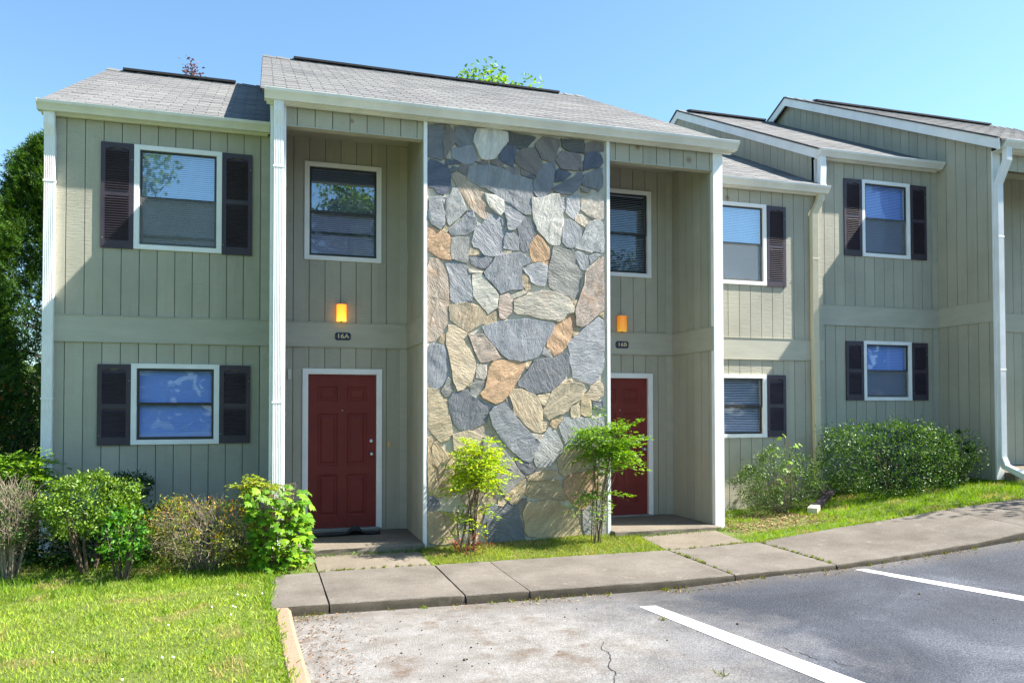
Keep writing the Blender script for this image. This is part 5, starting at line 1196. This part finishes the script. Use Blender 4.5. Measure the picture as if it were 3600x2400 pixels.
# weeds in joints and along the kerb
def tufts(name, label, spots, hmin, hmax, pal, seed, spread=.03, per=26):
    r = np.random.default_rng(seed); P, A = [], []
    for (x, y, z, k) in spots:
        n = int(per*k); P.append(np.array([x, y, z])+np.concatenate([r.normal(0, spread*k, (n, 2)), np.zeros((n, 1))], 1)); A.append(np.concatenate([r.normal(0, .7, (n, 2)), np.ones((n, 1))], 1))
    P = np.concatenate(P); A = np.concatenate(A); n = len(P)
    o = leaf_mesh(name, 'grass', None, P, A, r.normal(size=(n, 3)), r.uniform(hmin, hmax, n), .008*r.uniform(.6, 1.5, n), pick(pal, n), 'blade', 'stuff'); o['label'] = label
sp = []
for (x0, y0, x1, y1) in ((4.695, 7.25, 4.70, 8.6), (5.975, 7.25, 5.98, 8.6), (4.7, 8.625, 5.8, 8.625), (.57, 8.622, 1.75, 8.622)):
    for k in range(34): t = random.random(); x = x0+(x1-x0)*t; y = y0+(y1-y0)*t; sp.append((x, y, z_kerb(x)+(z_back(x)-z_kerb(x))*(y-KY)/(BY-KY)-.005, random.uniform(.2, .6)))
tufts('joint_weeds', 'thin weeds growing in the sidewalk joints', sp, .012, .045, [(.12, .19, .02), (.20, .22, .03)], 91, .012, 22)
sp = [(x, KY-random.uniform(.0, .05), z_asph(x)-.004, random.uniform(.3, 1.0)) for x in [random.uniform(.3, 9) for _ in range(34)]]+[(4.02, KY-.03, z_asph(4), 2.6), (.32, 7.08, .0, 2.0), (2.47, 7.12, -.005, 1.2), (3.0, 4.75, -.008, .8), (3.3, 6.15, -.008, .5)]
tufts('kerb_weeds', 'weeds and grass tufts along the kerb foot', sp, .02, .06, [(.11, .18, .02), (.16, .2, .03), (.22, .16, .05)], 92, .03, 22)
sp = [(x, 9.38-random.uniform(0, .05), z_ground(x, 9.35), random.uniform(.4, 1.2)) for x in np.linspace(.4, 1.85, 22)]+[(x, 9.33, z_ground(x, 9.33), random.uniform(.3, 1)) for x in np.linspace(4.3, 6.1, 26)]+[(random.uniform(6.1, 7.6), random.uniform(9.9, 10.5), .26, random.uniform(.8, 2.2)) for _ in range(16)]
tufts('porch_weeds', 'small weeds along the porch slabs and wall foot', sp, .03, .09, [(.09, .18, .02), (.13, .21, .03)], 93, .04, 20)
def litter(name, label, n, xr, yr, zf, size, pal, seed, keep=lambda x, y: True):
    r = np.random.default_rng(seed); X = r.uniform(*xr, n); Y = r.uniform(*yr, n); m = np.array([keep(a, b) for a, b in zip(X, Y)]); X, Y = X[m], Y[m]; n = len(X); Z = np.array([zf(a, b) for a, b in zip(X, Y)])+r.uniform(.004, .012, n)
    o = leaf_mesh(name, 'litter', None, np.stack([X, Y, Z], 1), np.concatenate([r.normal(size=(n, 2)), r.normal(0, .2, (n, 1))], 1), np.concatenate([r.normal(0, .35, (n, 2)), np.ones((n, 1))], 1), size*r.uniform(.5, 1.4, n), size*.45*r.uniform(.6, 1.3, n), pick(pal, n, .25), 'leaf', 'stuff'); o['label'] = label
LIT = [(.34, .24, .12), (.26, .17, .085), (.42, .33, .19), (.18, .10, .05)]
litter('leaf_litter', 'tan leaf litter on the bare ground by the round holly bush', 3200, (5.95, 7.7), (8.95, 10.3), z_ground, .038, LIT, 95, lambda x, y: (x-6.9)**2/.9+(y-9.5)**2/.35 < 1.2)
litter('leaf_litter', 'dry leaf bits among the strip grass under the stone column', 1300, (1.9, 4.6), (8.75, 9.5), z_ground, .028, LIT, 96)
litter('leaf_litter', 'dry leaf bits and twigs gathered along the kerb foot', 700, (.25, 9.0), (6.98, 7.2), lambda x, y: z_asph(x), .026, LIT, 97, lambda x, y: fnoise.noise(Vector((x*1.3, 0, 0))) > -.1)
litter('leaf_litter', 'brown debris in the kerb corner of the dusty bay', 420, (.25, .62), (5.2, 7.15), lambda x, y: z_asph(x), .024, [(.25, .12, .05), (.32, .2, .1), (.1, .07, .05)], 98)
# loose pebbles and nuts on the asphalt
r = np.random.default_rng(99); mb = MB()
for i in range(95):
    x, y = (r.uniform(.4, 7.5), r.uniform(3.9, 7.15)) if i > 60 else (r.uniform(.35, 1.6), r.uniform(4.4, 7.0)); s_ = r.uniform(.003, .008)*(2.0 if i % 17 == 0 else 1); mb.lathe((x, y, z_asph(x)+s_*.1), (r.normal()*.3, r.normal()*.3, 1), [(s_*.5, 0), (s_, s_*.5), (s_*.8, s_*.95), (s_*.3, s_*1.2)], 6)
o = mb.build('pebbles', simple('pebble', (.16, .12, .08), .85, .5, 9)); o['kind'] = 'stuff'; o['label'] = 'loose pebbles scattered on the asphalt'
# clover heads in the lawn
mb = MB()
for (dx, dy) in ((545, 1109), (563, 1112), (602, 1108), (620, 1111), (486, 1138), (534, 1137), (540, 1140), (386, 1180), (372, 1259), (398, 1259), (280, 1311), (530, 1158), (220, 1350), (120, 1240)):
    p = atz(dx*DS*1.0, (1500+dy/1.742*1.0) if False else (dy+300)*DS*.98, .06)
    if p.y < 9 and p.x < 0: mb.lathe((p.x, p.y, z_ground(p.x, p.y)+.05), (0, 0, 1), [(.004, 0), (.009, .006), (.008, .012), (.003, .016)], 7)
if mb.f: o = mb.build('clover_flowers', simple('clover_white', (.75, .74, .68), .8, .05, 30)); o['kind'] = 'stuff'; o['label'] = 'tiny white clover heads in the lawn'
# drain extension lying in the verge under the cream downspout
e0 = Vector((8.58, Y1-.28, .50)); e1 = at(1866*DS, 1188*DS, 9.62); e1.z = z_ground(e1.x, e1.y)+.045
dd_ = (e1-e0); sd2 = Vector((-dd_.y, dd_.x, 0)).normalized()*.055
def flume(p, q, wd_, ht, nm, mt_):
    S = sd2*wd_; U = Vector((0, 0, ht)); A = [p-S-U, p+S-U, p+S+U, p-S+U]; B = [q-S-U, q+S-U, q+S+U, q-S+U]; return MB().prism([tuple(v) for v in A], [tuple(v) for v in B]).build(nm, mt_, R1)
flume(e0, e0.lerp(e1, .84), 1.0, .034, 'drain_extension', 'shutter'); flume(e0.lerp(e1, .84), e1, 1.25, .042, 'drain_outlet', 'cream_metal')
# coarser darker tufts in the lawn and along its edges
rr_ = random.Random(5)
sp = []
for _ in range(150):
    x, y = rr_.uniform(-4.6, .05), rr_.uniform(4.0, 9.3); sp.append((x, y, z_ground(x, y), rr_.uniform(.6, 2.0)))
for _ in range(60):
    y = rr_.uniform(3.8, 7.1); x = .09+max(0, 7.2-y)*.034+rr_.uniform(-.03, .02); sp.append((x, y, z_ground(.0, y)+.005, rr_.uniform(.4, .9)))
for _ in range(40):
    y = rr_.uniform(7.2, 8.6); x = .06+rr_.uniform(-.03, .02); sp.append((x, y, z_ground(.0, y)+.005, rr_.uniform(.5, 1.0)))
tufts('lawn_tufts', 'coarse tufts in the lawn and along the kerb edge', sp, .03, .085, [(.14, .27, .03), (.20, .34, .04), (.30, .38, .06)], 94, .035, 20)
sp = [(rr_.uniform(5.9, 12), BY+rr_.uniform(.0, .04), 0, rr_.uniform(.4, .9)) for _ in range(90)]+[(rr_.uniform(1.85, 4.62), BY+rr_.uniform(0, .04), 0, rr_.uniform(.4, .8)) for _ in range(50)]
sp = [(x, y, z_back(x)-.012, k) for x, y, z, k in sp]
tufts('edge_tufts', 'grass tufts leaning over the back edge of the sidewalk', sp, .025, .07, [(.18, .32, .03), (.28, .38, .05), (.36, .36, .10)], 96, .04, 20)

# cracks in the asphalt
for (a0, a1, nm_) in ((on_lot(1382, 1475), on_lot(1420, 1575), 'grass-dotted crack in the asphalt beside the wide bay line'), (on_lot(1780, 1485), on_lot(1960, 1530), 'fine crack in the asphalt between the two bay lines')):
    rows = []
    for i in range(23):
        t = i/22; p = a0.lerp(a1, t); o1 = .05*fnoise.noise(Vector((t*6, 1, a0.x)))+.02*fnoise.noise(Vector((t*19, 4, a0.x))); w_ = .003+.004*abs(fnoise.noise(Vector((t*11, 7, 0))))
        rows.append([(p.x+o1-w_, p.y+o1*.6, z_asph(p.x)+.003), (p.x+o1+w_, p.y+o1*.6, z_asph(p.x)+.003)])
    o = struct(MB().sheet(rows).build('asphalt_crack', 'vent')); o['label'] = nm_
